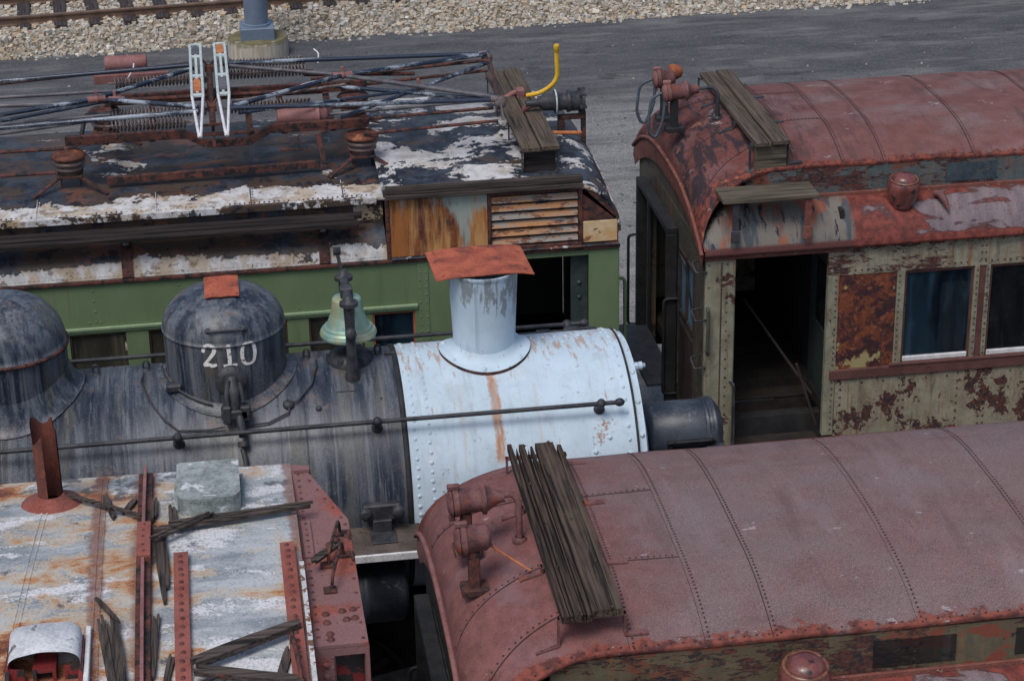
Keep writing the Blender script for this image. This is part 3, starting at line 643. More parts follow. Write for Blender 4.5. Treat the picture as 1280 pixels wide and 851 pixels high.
def coach(X0, Yc, label, kind):
    olive = kind == 'olive'
    root = thing('railway_coach', label, 'railway coach', (X0, Yc, 0))
    LC = 12.5; HL = .85; W = 1.5
    mr = M_roof_o if olive else M_roof_r; ml = M_low_o if olive else M_low_r
    def W3(x, y, z): return Vector((X0+x, Yc+y, z))
    def ease(x): s = min(1, max(0, x/HL)); return math.sqrt(max(0, 1-(1-s)**2))
    def upper(x, t):
        e = ease(x); hw = 1.65 - .38*e; ze = 2.985 + (.685 if olive else .72)*e; zr = 3.40 + .49*e
        return W3(x, .10 + hw*t, ze + (zr-ze)*(1-abs(t)**(2.7+.4*e)) + .013*mnoise.noise((x*1.6+X0, t*2.5, 1))*min(1, x*3))
    def tt(yy): return max(-1, min(1, (yy-.10)/1.27))
    # ---- upper roof
    g = Geo()
    xs = [HL*(1-math.cos(math.pi/2*i/16)) for i in range(17)] + [HL + (LC-HL)*i/60 for i in range(1, 61)]
    ts = [math.copysign(1-(1-abs(k)/14)**1.5, k) for k in range(-14, 15)]
    vs = []; nt = len(ts)
    for x in xs:
        pa = upper(x, -1); vs.append(pa + Vector((0, .02, -.035)))
        vs += [upper(x, t) for t in ts]; pb = upper(x, 1); vs.append(pb + Vector((0, -.02, -.035)))
    nt += 2; gs = Geo()
    g.add(vs, [(i*nt+j, (i+1)*nt+j, (i+1)*nt+j+1, i*nt+j+1) for i in range(len(xs)-1) for j in range(nt-1)], True)
    def nrm(x, t):
        n = fnormal(upper, x, t, .01); return n if n.z > 0 else -n
    tl = [-1 + 2*i/60 for i in range(61)]
    seams = [.98, 1.44, 1.85, 2.75, 3.68, 4.6, 5.5, 6.4]
    for i, sx in enumerate(seams):
        if i == 0: rng = [t for t in tl if -1 <= t <= 1]
        else: rng = tl
        if i % 2 or i == 0:
            gs.tube([upper(sx, t*.995) - nrm(sx, t*.99)*(.001 if olive else .0005) for t in rng], .0065 if olive else .0022, 5, False)
        else:
            gs.tube([upper(sx+.004, t*.995) - nrm(sx, t*.99)*.001 for t in rng], .0065 if olive else .0042, 4, False)
        for t in [-1 + 2*k/74 for k in range(75)]:
            for dx in ((.028,) if (olive or i % 2 == 0) else (.03,)): gs.rivet(upper(sx+dx, t*.985), nrm(sx+dx, t*.98), .0095, .007)
    for (ta, xa, xb) in ((-.40, .98, 1.44), (.28, .98, 1.44)):
        gs.tube([upper(xa+(xb-xa)*k/8, ta) for k in range(9)], .005, 5, False)
        for k in range(12): gs.rivet(upper(xa+(xb-xa)*k/12, ta+.02), nrm(xa, ta), .010, .005)
    for (ta, tb) in ((-.33, -.42), (-.70, -.84), (.30, .40)):       # lap seams running over the hood
        pth = [(.01+.95*k/24, lerp(tb, ta, min(1, k/20))) for k in range(25)]
        gs.tube([upper(*p) + nrm(max(.02, p[0]), p[1])*.001 for p in pth], .0048, 5, False)
        for k in range(0, 25): gs.rivet(upper(pth[k][0], pth[k][1]+.025), nrm(max(.03, pth[k][0]), pth[k][1]), .010, .005)
    for k in range(int(LC/.075)):                                    # gutter rivets
        x = .03 + k*.075
        if x < 7: gs.rivet(upper(x, -.975), nrm(max(.03, x), -.97), .009, .007)
    g.build('upper_roof', mr, root, gs, M_seam)
    # ---- hood rim and fascia at the end
    g = Geo()
    rim = [upper(0, t) + Vector((-.012, 0, -.002)) for t in tl]; g.tube(rim, .020, 8)
    rim2 = [upper(0, t) + Vector((.02, 0, .032)) for t in tl]; g.tube(rim2, .009, 6)
    fv = []
    for t in tl:
        p = upper(0, t); fv += [p + Vector((.0, 0, -.015)), p + Vector((-.012, 0, -.10)), p + Vector((.012, 0, -.235))]
    g.add(fv, [(i*3+j, (i+1)*3+j, (i+1)*3+j+1, i*3+j+1) for i in range(60) for j in range(2)], True)
    g.build('end_fascia', M_fascia if olive else M_mauve, root)
    # ---- clerestory side walls, panes and gutter
    for sy in (-1, 1):
        g = Geo(); y = .10 + sy*1.23; cf = Yc + .10 + sy*1.25
        g.box(X0+(.5 if sy < 0 else .85), X0+LC, Yc+y-.02, Yc+y+.02, 3.34, 3.66)
        for k in range(14): 
            xx = 1.0 + k*.86; g.box(X0+xx, X0+xx+.04, cf-.006, cf+.006, 3.37, 3.65)
            if sy < 0: g.rivets((X0+xx+.02, cf-.006, 3.40), (X0+xx+.02, cf-.006, 3.62), .05, (0, -1, 0), .008)
        o = g.build('clerestory_wall', M_deckwall if olive else M_deckwall_r, root)
        if sy < 0:
            for (xa, xb) in ((2.62-.14, 3.0), (3.38, 4.0), (4.4, 5.0), (5.3, 5.9)):
                gg = Geo(); gg.box(X0+xa, X0+xb, cf-.007, cf+.001, 3.415, 3.60); gg.build('clerestory_pane', M_glassk if not olive else M_slate, o)
        g = Geo(); g.box(X0+.5, X0+LC, cf+sy*.015-.012, cf+sy*.015+.012, 3.345, 3.385, .004)
        if sy < 0: g.rivets((X0+.6, cf-.028, 3.365), (X0+6.5, cf-.028, 3.365), .06, (0, -1, 0), .008)
        g.build('gutter_strip', M_fascia, root)
    # ---- lower roof
    def lower(sy):
        def fn(x, v):
            a = v*1.18; yy = 1.155 + .40*math.sin(a)/math.sin(1.18); zz = 3.35 - .36*(1-math.cos(a))/(1-math.cos(1.18))
            k = max(0, 1 - x/.42); k = k*k
            return W3(x, sy*yy + (.2 if sy > 0 else 0), zz - .34*k*(1-v) - .0*k)
        return fn
    for sy in (-1, 1):
        fn = lower(sy); g = Geo(); xs2 = [.02+.4*i/8 for i in range(9)] + [.42 + (LC-.42)*i/40 for i in range(1, 41)]
        vs = []
        for x in xs2:
            vs += [fn(x, k/10) for k in range(11)]; vs.append(fn(x, 1) + Vector((0, sy*.004, -.03))); vs.append(fn(x, 1) + Vector((0, -sy*.05, -.035)))
        g.add(vs, [(i*13+j, (i+1)*13+j, (i+1)*13+j+1, i*13+j+1) for i in range(len(xs2)-1) for j in range(12)], True)
        if sy < 0:
            for k in range(90): g.rivet(fn(.1+k*.075, .97), (0, -1, .25), .009, .007)
            for sx in (1.50, 4.2): g.tube([fn(sx, k/10)+Vector((0, -.002, .002)) for k in range(11)], .006, 5, False)
        g.build('lower_roof', ml, root)
    # ---- near side wall
    yf = Yc - W; yb = yf + .06
    def ywall(sy): return (Yc-W, Yc-W+.06) if sy < 0 else (Yc+W-.06, Yc+W)
    wins = [(2.03, 2.71), (2.89, 3.57), (3.75, 4.43), (4.61, 5.29), (5.47, 6.15)]
    rm = M_rivet if olive else M_mauve
    g = Geo(); gr = Geo(); g.box(X0+1.25, X0+LC, yf, yb, 2.655, 2.955)                       # letter board
    gr.rivets((X0+1.33, yf, 2.70), (X0+6, yf, 2.70), .062, (0, -1, 0), .013); gr.rivets((X0+1.42, yf, 2.925), (X0+6, yf, 2.925), .12, (0, -1, 0), .012)
    for xx in (1.30, 1.985, 2.78, 2.82, 3.64, 3.68): gr.rivets((X0+xx, yf, 2.72), (X0+xx, yf, 2.93), .055, (0, -1, 0), .012)
    g.build('letter_board', M_olive_b, root, gr, rm)
    def pillar(xa, xb, dy, rx=None, z0=1.66):
        g = Geo(); g.box(X0+xa, X0+xb, yf+dy, yb, z0, 2.653, .003); gr = Geo()
        if rx: gr.rivets((X0+rx, yf+dy, z0+.06), (X0+rx, yf+dy, 2.61), .062, (0, -1, 0), .0125)
        g.build('window_pillar', (M_olive_c if dy < 0 else M_belt) if olive else M_mauve, root, gr, rm)
    pillar(1.25, 1.36, -.004, 1.33, .95); pillar(1.94, 2.02, -.002, 1.965)
    for i, (a, b) in enumerate(wins):
        nx = wins[i+1][0] if i+1 < len(wins) else LC
        pillar(b+.01, min(nx-.01, b+.06), -.002, b+.038)
        if nx < LC: pillar(nx-.055, nx-.01, -.002, nx-.034); pillar(b+.06, nx-.055, .008)
        else: pillar(b+.06, LC, .004)
    g = Geo(); g.box(X0+1.362, X0+1.938, yf+.006, yb, 1.66, 2.653); g.build('rusted_side_panel', M_rustpanel, root)
    g = Geo(); gr = Geo(); g.box(X0+1.365, X0+LC, yf, yb, .72, 1.553)
    for xx in (1.42, 2.02, 2.07, 2.62, 2.86, 2.91, 3.5): gr.rivets((X0+xx, yf, .78), (X0+xx, yf, 1.52), .075, (0, -1, 0), .015)
    gr.rivets((X0+1.42, yf, 1.50), (X0+6, yf, 1.50), .21, (0, -1, 0), .015)
    g.build('lower_side_panel', M_olive if olive else M_mauve, root, gr, rm)
    g = Geo(); g.box(X0+1.30, X0+LC, yf-.022, yf+.03, 1.553, 1.658, .006)
    for zz in (1.58, 1.63): g.rivets((X0+1.36, yf-.022, zz), (X0+6, yf-.022, zz), .085, (0, -1, 0), .010)
    g.box(X0+1.9, X0+6.2, yf-.03, yf+.02, 1.66, 1.685, .004)
    g.build('belt_rail', M_belt, root)
    for i, (a, b) in enumerate(wins):
        g = Geo(); g.box(X0+a-.01, X0+a+.016, yf+.022, yf+.05, 1.69, 2.652); g.box(X0+b-.016, X0+b+.01, yf+.022, yf+.05, 1.69, 2.652)
        g.box(X0+a+.016, X0+b-.016, yf+.022, yf+.05, 2.62, 2.652)
        fr = g.build('window', M_belt, root)
        g = Geo(); g.box(X0+a+.016, X0+b-.016, yf+.030, yf+.038, 1.73, 2.62); g.build('pane', M_glass if i % 2 == 0 else M_glassk, fr)
        g = Geo(); g.box(X0+a+.012, X0+b-.012, yf+.005, yf+.045, 1.688, 1.735, .004); g.build('sill', M_white, fr)
        if i < 3:
            g = Geo(); g.prism([(X0+a+.40, yf+.10), (X0+a+.46, yf+.13), (X0+a+.52, yf+.10), (X0+a+.58, yf+.13), (X0+a+.66, yf+.10), (X0+a+.66, yf+.115), (X0+a+.58, yf+.145), (X0+a+.52, yf+.115), (X0+a+.46, yf+.145), (X0+a+.40, yf+.115)], 'xy', 1.72, 2.30 if i else 2.45); g.build('curtain', M_curtain, fr)
            g = Geo(); g.box(X0+a+.05, X0+a+.20, yf+.15, yf+.65, 1.3, 2.02, .03); g.build('seat_back', M_seat, fr)
    # ---- far wall, floor, underframe
    g = Geo(); g.box(X0+.05, X0+LC, Yc+W+.14, Yc+W+.2, .72, 2.98); g.build('far_side_wall', M_olive_c if olive else M_mauve, root)
    g = Geo(); g.box(X0+LC-.06, X0+LC-.001, Yc-W+.061, Yc+W+.139, .72, 3.36); g.build('end_wall', M_int, root)
    g = Geo(); g.box(X0+.12, X0+LC-.07, Yc-W+.75 , Yc+W+.139, 1.10, 1.22); g.box(X0+1.3, X0+LC-.07, Yc-W+.061, Yc-W+.749, 1.10, 1.22); g.build('floor', M_int2, root)
    g = Geo(); g.box(X0+1.4, X0+LC-.3, Yc-.8, Yc+1.0, .62, 1.09)
    for yy in (-1.2, 1.4): g.box(X0+.1, X0+LC-.1, Yc+yy-.06, Yc+yy+.06, .78, 1.09)
    g.build('underframe', M_black, root)
    wheelset(root, (X0+1.8, X0+3.9, X0+10.2, X0+11.8), Yc+.10)
    # ---- vestibule
    g = Geo()
    openwall(g, Yc-1.44, Yc+1.64, .72, 2.96, X0+.04, X0+.10, [(Yc-.16, Yc+1.02, .72, 2.72), (Yc-1.06, Yc-.42, 1.95, 2.62)], 'y')
    pts = [(Yc-1.44+3.08*k/24, 2.96) for k in range(25)]; top = [(Yc-1.44+3.08*k/24, 2.97+.40*(1-abs(-.98+1.96*k/24)**2.7)) for k in range(25)]
    g.prism(pts + top[::-1], 'yz', X0+.045, X0+.095)
    g.rivets((X0+.04, Yc-1.25, 2.80), (X0+.04, Yc-.2, 2.88), .09, (-1, 0, 0), .012); g.rivets((X0+.04, Yc-1.2, 1.0), (X0+.04, Yc-1.2, 2.75), .10, (-1, 0, 0), .011)
    g.build('end_wall', M_olive_dk if olive else M_int, root)
    g = Geo(); g.box(X0+.02, X0+.038, Yc-.20, Yc-.10, .8, 2.80, .004); g.box(X0+.02, X0+.038, Yc+.98, Yc+1.07, .8, 2.80, .004); g.box(X0+.02, X0+.038, Yc-.10, Yc+.98, 2.72, 2.80, .004)
    for yy in (-.33, 1.17): g.box(X0-.09, X0+.018, Yc+yy-.035, Yc+yy+.035, .8, 2.75, .006)
    g.box(X0-.09, X0+.018, Yc-.365, Yc+1.205, 2.752, 2.82, .006)
    g.build('gangway_frame', M_black, root)
    g = Geo(); g.box(X0-.28, X0+.03, Yc-.35, Yc+1.2, 1.08, 1.12, .005); g.build('gangway_plate', M_floor, root)
    g = Geo(); 
    for a in ((-1.08, -1.05), (-.43, -.40), (-.755, -.725)): g.box(X0+.025, X0+.05, Yc+a[0], Yc+a[1], 1.94, 2.63)
    g.box(X0+.025, X0+.05, Yc-1.049, Yc-.431, 2.60, 2.63); g.box(X0+.025, X0+.05, Yc-1.049, Yc-.431, 1.94, 1.97)
    fr = g.build('end_window', M_endbrown, root)
    g = Geo(); g.box(X0+.055, X0+.062, Yc-1.05, Yc-.43, 1.96, 2.61); g.build('pane', M_glassblue if olive else M_glassk, fr)
    g = Geo(); g.box(X0+.03, X0+.039, Yc-1.02, Yc-.46, 1.05, 1.85, .004); g.build('end_panel', M_endbrown, root)
    g = Geo(); g.box(X0+.04, X0+.335, yf-.003, yf+.08, .72, 2.90, .012)
    gr = Geo()
    gr.rivets((X0+.25, yf-.003, .78), (X0+.25, yf-.003, 2.86), .095, (0, -1, 0), .013); gr.rivets((X0+.07, yf-.003, .78), (X0+.07, yf-.003, 2.86), .21, (0, -1, 0), .011)
    gr.tube([(X0+.195, yf-.004, .74), (X0+.195, yf-.004, 2.88)], .007, 6); g.build('corner_post', M_olive_c if olive else M_mauve, root, gr, rm)
    g = Geo(); g.box(X0+.03, X0+1.42, yf-.014, yf+.02, 2.905, 2.995, .006); g.rivets((X0+.1, yf-.014, 2.945), (X0+1.38, yf-.014, 2.945), .06, (0, -1, 0), .010)
    g.build('door_header', M_fascia, root)
    g = Geo(); g.box(X0+1.36, X0+1.40, Yc-W+.065, Yc+W+.135, 1.225, 3.3); g.box(X0+.11, X0+1.355, Yc-W+.09, Yc+W+.13, 2.92, 2.95); g.build('bulkhead', M_int, root)
    g = Geo(); openwall(g, Yc-1.42, Yc-.72, 1.235, 2.86, X0+1.31, X0+1.345, [(Yc-1.26, Yc-.88, 1.95, 2.66)], 'y'); d = g.build('vestibule_door', M_intdoor, root)
    g = Geo(); g.box(X0+1.322, X0+1.33, Yc-1.26, Yc-.88, 1.95, 2.66); g.build('pane', M_glassk, d)
    g = Geo()
    for k, (ya, yb_, zz) in enumerate(((-1.46, -1.22, .86), (-1.21, -.98, 1.0), (-.97, -.752, 1.14))): g.box(X0+.34, X0+1.24, Yc+ya, Yc+yb_, zz, zz+.03, .004); g.box(X0+.34, X0+1.24, Yc+yb_-.012, Yc+yb_, zz+.032, zz+.138)
    g.build('entrance_step', M_int2, root)
    g = Geo(); g.tube([(X0+.62, Yc-.7, 2.15), (X0+1.2, Yc-1.25, 1.3)], .016, 8); g.build('handrail', M_int, root)
    g = Geo(); g.tube([(X0+1.0, Yc-1.38, 1.7), (X0+1.22, Yc-1.40, 1.02)], .016, 8); g.build('handrail', M_endbrown, root)
    g = Geo(); g.tube(bend([(X0+.30, yf, 1.62), (X0+.33, yf-.06, 1.62), (X0+.34, yf-.06, .95), (X0+.34, yf, .95)], .03), .012, 8); g.build('grab_iron', M_iron, root)
    for (zz, zb) in ((2.36, 2.30), (1.86, 1.80), (2.86, 2.80), (1.28, 1.22)):
        g = Geo(); g.tube(bend([(X0+.04, yf+.15, zz), (X0-.07, yf+.12, zz), (X0-.06, yf-.03, zb), (X0+.05, yf-.01, zb)], .03), .010, 8); g.build('grab_iron', M_iron, root)
    g = Geo(); g.tube(bend([(X0+.06, yf-.01, 2.42), (X0+.06, yf-.05, 2.42), (X0+.06, yf-.05, 1.98), (X0+.06, yf-.01, 1.98)], .03), .018, 8); g.build('grab_iron', M_olive_dk, root)
    for yy in (.40+1.05, -.38, ):
        g = Geo(); pts = [(X0+.02, Yc+yy, 2.06), (X0-.12, Yc+yy, 2.06), (X0-.12, Yc+yy, 1.0), (X0+.02, Yc+yy, 1.0)]
        g.tube(bend(pts, .05), .016, 8); g.build('grab_iron', M_black, root)
    if olive:
        g = Geo(); g.tube(bend([(X0+.05, Yc-1.0, 2.05), (X0-.05, Yc-1.0, 2.7), (X0-.05, Yc-.75, 2.7), (X0-.05, Yc-.75, 1.3)], .05), .010, 8); g.build('handrail', M_iron, root)
    # ---- roof walk planks over the hood
    zt = 3.955; wm = M_woodY if olive else M_woodYd; rr = random.Random(int(X0*10)+5)
    if olive:
        for (xa, xb, ya, yb2) in ((.565, .725, -1.22, 1.12), (.745, .91, -1.19, 1.16)):
            g = Geo(); g.box(X0+xa, X0+xb, Yc+ya, Yc+yb2, zt-.045, zt, .006); g.build('roof_walk_plank', wm, root)
    else:
        for (xa, xb, ya, yb2, nst) in ((.58, .76, -1.12, 1.16, (.046, .030, .052, .022, .030)), (.770, .958, -1.09, 1.20, (.140, .048))):
            g = Geo(); x1 = xa
            for k, w in enumerate(nst):
                x1 = x1 + (nst[k-1] if k else 0); gap = ((.004, .014, .003, .011, .002) if len(nst) == 5 else (.002, .007))[k]; nseg = 12; e0 = rr.uniform(-.006, .008); e1 = rr.uniform(-.11, .03)
                prev = None
                pts = []
                for q in range(nseg+1):
                    f = q/nseg; yy = lerp(ya+e0, yb2+e1, f); wob = .0025*mnoise.noise((k*3.1, f*5, X0)); dz = .003*mnoise.noise((k*2.2, f*3, 4.0))
                    nar = gap*(1.2-.7*abs(f-.55)) + (.014*max(0, f-.82)/.18)
                    pts.append((x1+nar*.5+wob, x1+w-nar*.5+wob, yy, zt+dz))
                vs = []
                for (p0, p1, yy, z1) in pts: vs += [(X0+p0, Yc+yy, z1-.05), (X0+p1, Yc+yy, z1-.05), (X0+p1, Yc+yy, z1), (X0+p0, Yc+yy, z1)]
                fs = [(i*4+j, i*4+(j+1) % 4, (i+1)*4+(j+1) % 4, (i+1)*4+j) for i in range(nseg) for j in range(4)] + [(0, 1, 2, 3), (nseg*4+3, nseg*4+2, nseg*4+1, nseg*4)]
                g.add(vs, fs)
            for q in range(5): g.rivet((X0+(xa+xb)/2+rr.uniform(-.04, .04), Yc+ya+.03+q*.55, zt+.004), (0, 0, 1), .014)
            g.build('roof_walk_plank', wm if len(nst) == 5 else M_woodYl, root)
    bx0, bx1 = (.56, .89) if olive else (.59, .95)
    for yy in ((-1.12 if olive else -1.05), -.42, .35, 1.06):
        g = Geo(); 
        zn = [upper(q, tt(yy)).z for q in (bx0, bx1)]
        g.bar((X0+bx0-.03, Yc+yy, zt-.056), (X0+bx1+.03, Yc+yy, zt-.056), .045, .012)
        for q, sx in ((bx0-.02, -1), (bx1+.02, 1)):
            zq = upper(max(.05, q), tt(yy)).z
            g.bar((X0+q, Yc+yy, zt-.05), (X0+q, Yc+yy, zq), .04, .012, (1, 0, 0))
            zf = upper(max(.05, q+sx*.13), tt(yy)).z
            g.bar((X0+q, Yc+yy, zq+.006), (X0+q+sx*.14, Yc+yy, zf+.006), .05, .012)
            for dd in (.05, .11): g.rivet((X0+q+sx*dd, Yc+yy, lerp(zq, zf, dd/.14)+.012), (0, 0, 1), .010)
        g.build('plank_bracket', M_horn if not olive else M_iron, root)
    if olive:
        g = Geo(); g.box(X0+.58, X0+.89, Yc-1.15, Yc-1.135, upper(.6, tt(-1.15)).z-.02, zt-.07); g.build('plank_end_board', M_woodXg, root)
    # ---- side step board on the lower roof
    g = Geo(); g.box(X0+.17, X0+1.10, Yc-1.60, Yc-1.24, 3.50, 3.545, .006); g.build('side_step_board', M_woodXg if olive else M_woodXd, root)
    for xx in (.30, 1.0):
        g = Geo(); g.box(X0+xx-.035, X0+xx+.035, Yc-1.575, Yc-1.28, 3.485, 3.498); g.box(X0+xx-.03, X0+xx+.03, Yc-1.578, Yc-1.566, 3.13, 3.484); g.box(X0+xx-.045, X0+xx+.045, Yc-1.592, Yc-1.579, 3.10, 3.22, .004)
        g.rivet((X0+xx, Yc-1.592, 3.19), (0, -1, .1), .012); g.rivet((X0+xx, Yc-1.592, 3.13), (0, -1, .1), .012)
        g.build('step_bracket', M_iron if xx < .5 else M_fascia, root)
    # ---- globe ventilators on the lower roof
    for vx in (2.0, 5.2):
        vy = Yc-1.33; g = Geo(); zb = 3.335 if olive else 3.40
        g.lathe([(.115, -.06), (.125, -.02), (.142, .04), (.155, .09), (.159, .13), (.155, .165), (.146, .195), (.135, .212)], (X0+vx, vy, zb), (0, -.12, 1), 32)
        v = g.build('globe_ventilator', M_vent, root)
        g = Geo(); g.lathe([(.118, .195), (.140, .195), (.144, .21), (.137, .222), (.122, .22), (.116, .21)], (X0+vx, vy, zb), (0, -.12, 1), 28); g.build('ventilator_rim', M_vent2, v)
        g = Geo(); g.lathe([(.119, .20), (.112, .225), (.09, .25), (.05, .265), (0, .27)], (X0+vx, vy, zb), (0, -.12, 1), 28); g.build('ventilator_cap', M_vent, v)
    if olive:
        g = Geo(); g.tube([(X0+2.33, Yc-1.30, 3.36), (X0+2.37, Yc-1.36, 3.37), (X0+2.40, Yc-1.43, 3.31), (X0+2.42, Yc-1.47, 3.24)], [.028, .04, .03, .012], 8); g.build('bracket_lug', M_horn, root)
    # ---- jumper sockets on the hood
    def socket(x, y, z, tilt, mat, post_to, cone=True):
        rt = Geo(); ax = Vector((1, 0, .05)).normalized()
        rt.lathe([(0, -.02), (.085, -.02), (.095, -.01), (.095, .02), (.095, .02), (.082, .025), (.080, .16), (.080, .16), (.10, .165), (.10, .19), (.10, .19), (.085, .195), (.045, .27), (.036, .31)] if cone else [(0, -.02), (.085, -.02), (.098, 0), (.098, .02), (.098, .02), (.085, .025), (.085, .14), (.06, .17), (0, .17)], (x, y, z), ax, 20)
        for k in range(6):
            th = k*math.pi/3; rt.rivet((x+.19, y+.088*math.cos(th), z+.088*math.sin(th)), (1, 0, 0), .010)
        o = rt.build('jumper_socket', mat, root)
        c = Geo(); c.lathe([(0, -.055), (.06, -.05), (.092, -.03), (.096, -.022), (.096, -.022), (0, -.0205)], (x, y, z), ax, 20)
        c.box(x-.05, x+.03, y-.02, y+.02, z+.09, z+.125, .006); c.box(x-.045, x-.005, y-.018, y+.018, z-.13, z-.09, .006); c.build('hinged_cover', M_horn if not olive else M_mauve, o)
        p = Geo(); p.box(x+.03, x+.10, y-.045, y+.045, post_to, z-.075, .008); p.box(x-.02, x+.16, y-.07, y+.07, post_to-.03, post_to+.02, .006); p.build('socket_post', M_black if olive else M_redbrown, o)
        return o
    if olive:
        ya, yb3 = Yc-.05, Yc+.42
        socket(X0-.03, ya, 4.13, 0, M_horn, 3.76); socket(X0-.03, yb3, 4.13, 0, M_horn, 3.72, False)
        g = Geo(); g.tube(bend([(X0+.27, ya, 4.15), (X0+.42, ya, 4.16), (X0+.47, ya-.02, 4.10), (X0+.47, ya-.03, 3.80)], .08), .020, 8); g.lathe([(.05, 0), (.05, .012), (.03, .03)], (X0+.47, ya-.03, upper(.47, -.1).z), n=14); g.build('conduit_pipe', M_iron, root)
        g = Geo(); g.lathe([(0, 0), (.075, 0), (.085, .04), (.06, .11), (.03, .13)], (X0+.10, yb3+.05, 4.17), (1, 0, .1), 16); g.build('socket_cup', M_cup, root)
        for (yy, dx) in ((ya-.0, .0), (yb3, -.02)):
            g = Geo(); g.tube(bend([(X0-.09, yy, 4.13), (X0-.20+dx, yy, 4.08), (X0-.24+dx, yy-.04, 3.80), (X0-.17+dx, yy-.05, 3.66), (X0-.08, yy-.03, 3.85), (X0-.06, yy, 4.08)], .09), .016, 8); g.build('jumper_cable', M_cable, root)
        g = Geo(); g.tube([(X0+.12, ya-.07, 4.08), (X0+.28, ya-.25, 3.86)], .006, 6); g.build('stay_rod', M_iron, root)
    else:
        ya, yb3 = Yc-.30, Yc+.06
        socket(X0+.10, yb3, 4.14, 0, M_horn, 3.80); socket(X0+.10, ya, 4.07, 0, M_horn, 3.72, False)
        g = Geo(); g.tube(bend([(X0+.40, yb3, 4.16), (X0+.46, yb3, 4.17), (X0+.50, yb3-.02, 4.12), (X0+.50, yb3-.04, 3.82)], .09), .022, 8); g.lathe([(.05, 0), (.05, .012), (.03, .03)], (X0+.50, yb3-.04, upper(.5, -.1).z), n=14); g.build('conduit_pipe', M_horn, root)
        g = Geo(); g.tube([(X0+.26, ya, 4.02), (X0+.50, ya-.12, 3.88)], .007, 6); g.build('stay_rod', M_orange, root)
    return root

coach(4.45, 20.1, 'olive coach with peeling paint and dark red roof, open doorway and blue panes', 'olive')
coach(1.20, 11.9, 'nearest red roofed coach with black splintered roof planks', 'red')
m = Mat('louver_rusted_paint'); m.seed = (5, 2, 9); n = m.noise((2.2, 2, 14), 7, .66, 1, .3); n2 = m.noise((9, 9, 20), 6, .65, 2)
c = m.mix(m.ramp(n, .42, .56), (.27, .25, .22), (.42, .20, .085)); c = m.mix(m.mul(m.ramp(n2, .52, .60), .85), c, (.14, .05, .025))
c = m.mix(m.ramp(m.noise((3, 3, 22), 7, .7, 4), .60, .62), c, (.028, .028, .032)); c = m.mix(m.ramp(m.noise((5, 5, 30), 6, .7, 6), .66, .68), c, (.55, .53, .50))
M_louv = m.fin(c, .75, n2, .4, .006)
M_capred = simple('insulator_cap_rust', (.075, .028, .022), (.17, .055, .034), 8, .75, .4, spots=(.33, .13, .05), spot_t=(.55, .64), spot_scale=9, seed=48)
M_patch = rusty_panel('flaked_orange_patch', 31.0, .0, .15)
m = Mat('tan_patch_with_rust'); n = m.noise((6, 6, 9), 7, .68, 1, .6)
M_patch = m.fin(m.mix(m.ramp(n, .56, .60), m.mix(m.ramp(m.noise(7, 4, .6, 3), .35, .65), (.55, .34, .15), (.62, .47, .30)), (.22, .085, .04)), .8, n, .4, .008)
M_sheet = simple('sheet_rust_red', (.24, .055, .033), (.40, .105, .055), 7, .85, .5, fine=75, spots=(.15, .042, .032), spot_t=(.54, .66), spot_scale=5, seed=33)
M_stove = simple('stove_pipe_rust', (.07, .028, .024), (.15, .045, .032), 7, .7, .3, spots=(.20, .055, .03), spot_t=(.55, .65), seed=34)
M_resv = simple('sooty_blue_black_reservoir', (.010, .013, .020), (.035, .042, .055), 4, .5, .3, spots=(.07, .075, .085), spot_t=(.60, .68), seed=49)
M_darkred = simple('red_rivets_with_shade', (.055, .02, .017), (.12, .04, .032), 20, .7, .2, seed=51)  # darker than the red around it: shadow under the rivet heads, painted in
M_lamp = simple('blue_black_lamp_paint', (.018, .026, .040), (.06, .072, .092), 5, .4, .2, spots=(.12, .13, .14), spot_t=(.58, .68), seed=53)
M_trim = simple('worn_white_trim', (.42, .42, .43), (.62, .62, .63), 9, .6, .4, fine=50, spots=(.16, .085, .05), spot_t=(.52, .56), spot_scale=16, seed=63)

# ------------------------------------------------------------------ green electric railcar
GX, GY = 3.66, 20.1
root = thing('electric_railcar', 'green electric railcar with pantograph and flaking black and white roof', 'railcar', (GX, GY, 0))
XL = -9.0; W = 1.5; yf = GY - W
def groof(x, t):       # general roof, left of the raised cab section
    return Vector((x, GY + 1.27*t, 3.68 + .10*(1-abs(t)**2.4) + .006*mnoise.noise((x*1.1, t*3, 9))))
g = Geo(); tn = [math.copysign(1-(1-abs(k)/12)**1.4, k) for k in range(-12, 13)]
def loft(g, fn, xs, lipz=.03):
    vs = []; n = len(tn) + 2
    for x in xs:
        a = fn(x, -1); vs.append(a + Vector((0, .012, -lipz))); vs += [fn(x, t) for t in tn]; b = fn(x, 1); vs.append(b + Vector((0, -.012, -lipz)))
    g.add(vs, [(i*n+j, (i+1)*n+j, (i+1)*n+j+1, i*n+j+1) for i in range(len(xs)-1) for j in range(n-1)], True)
loft(g, groof, [XL + (1.47-XL)*i/50 for i in range(51)])
g.build('roof_sheet', M_gmid, root)
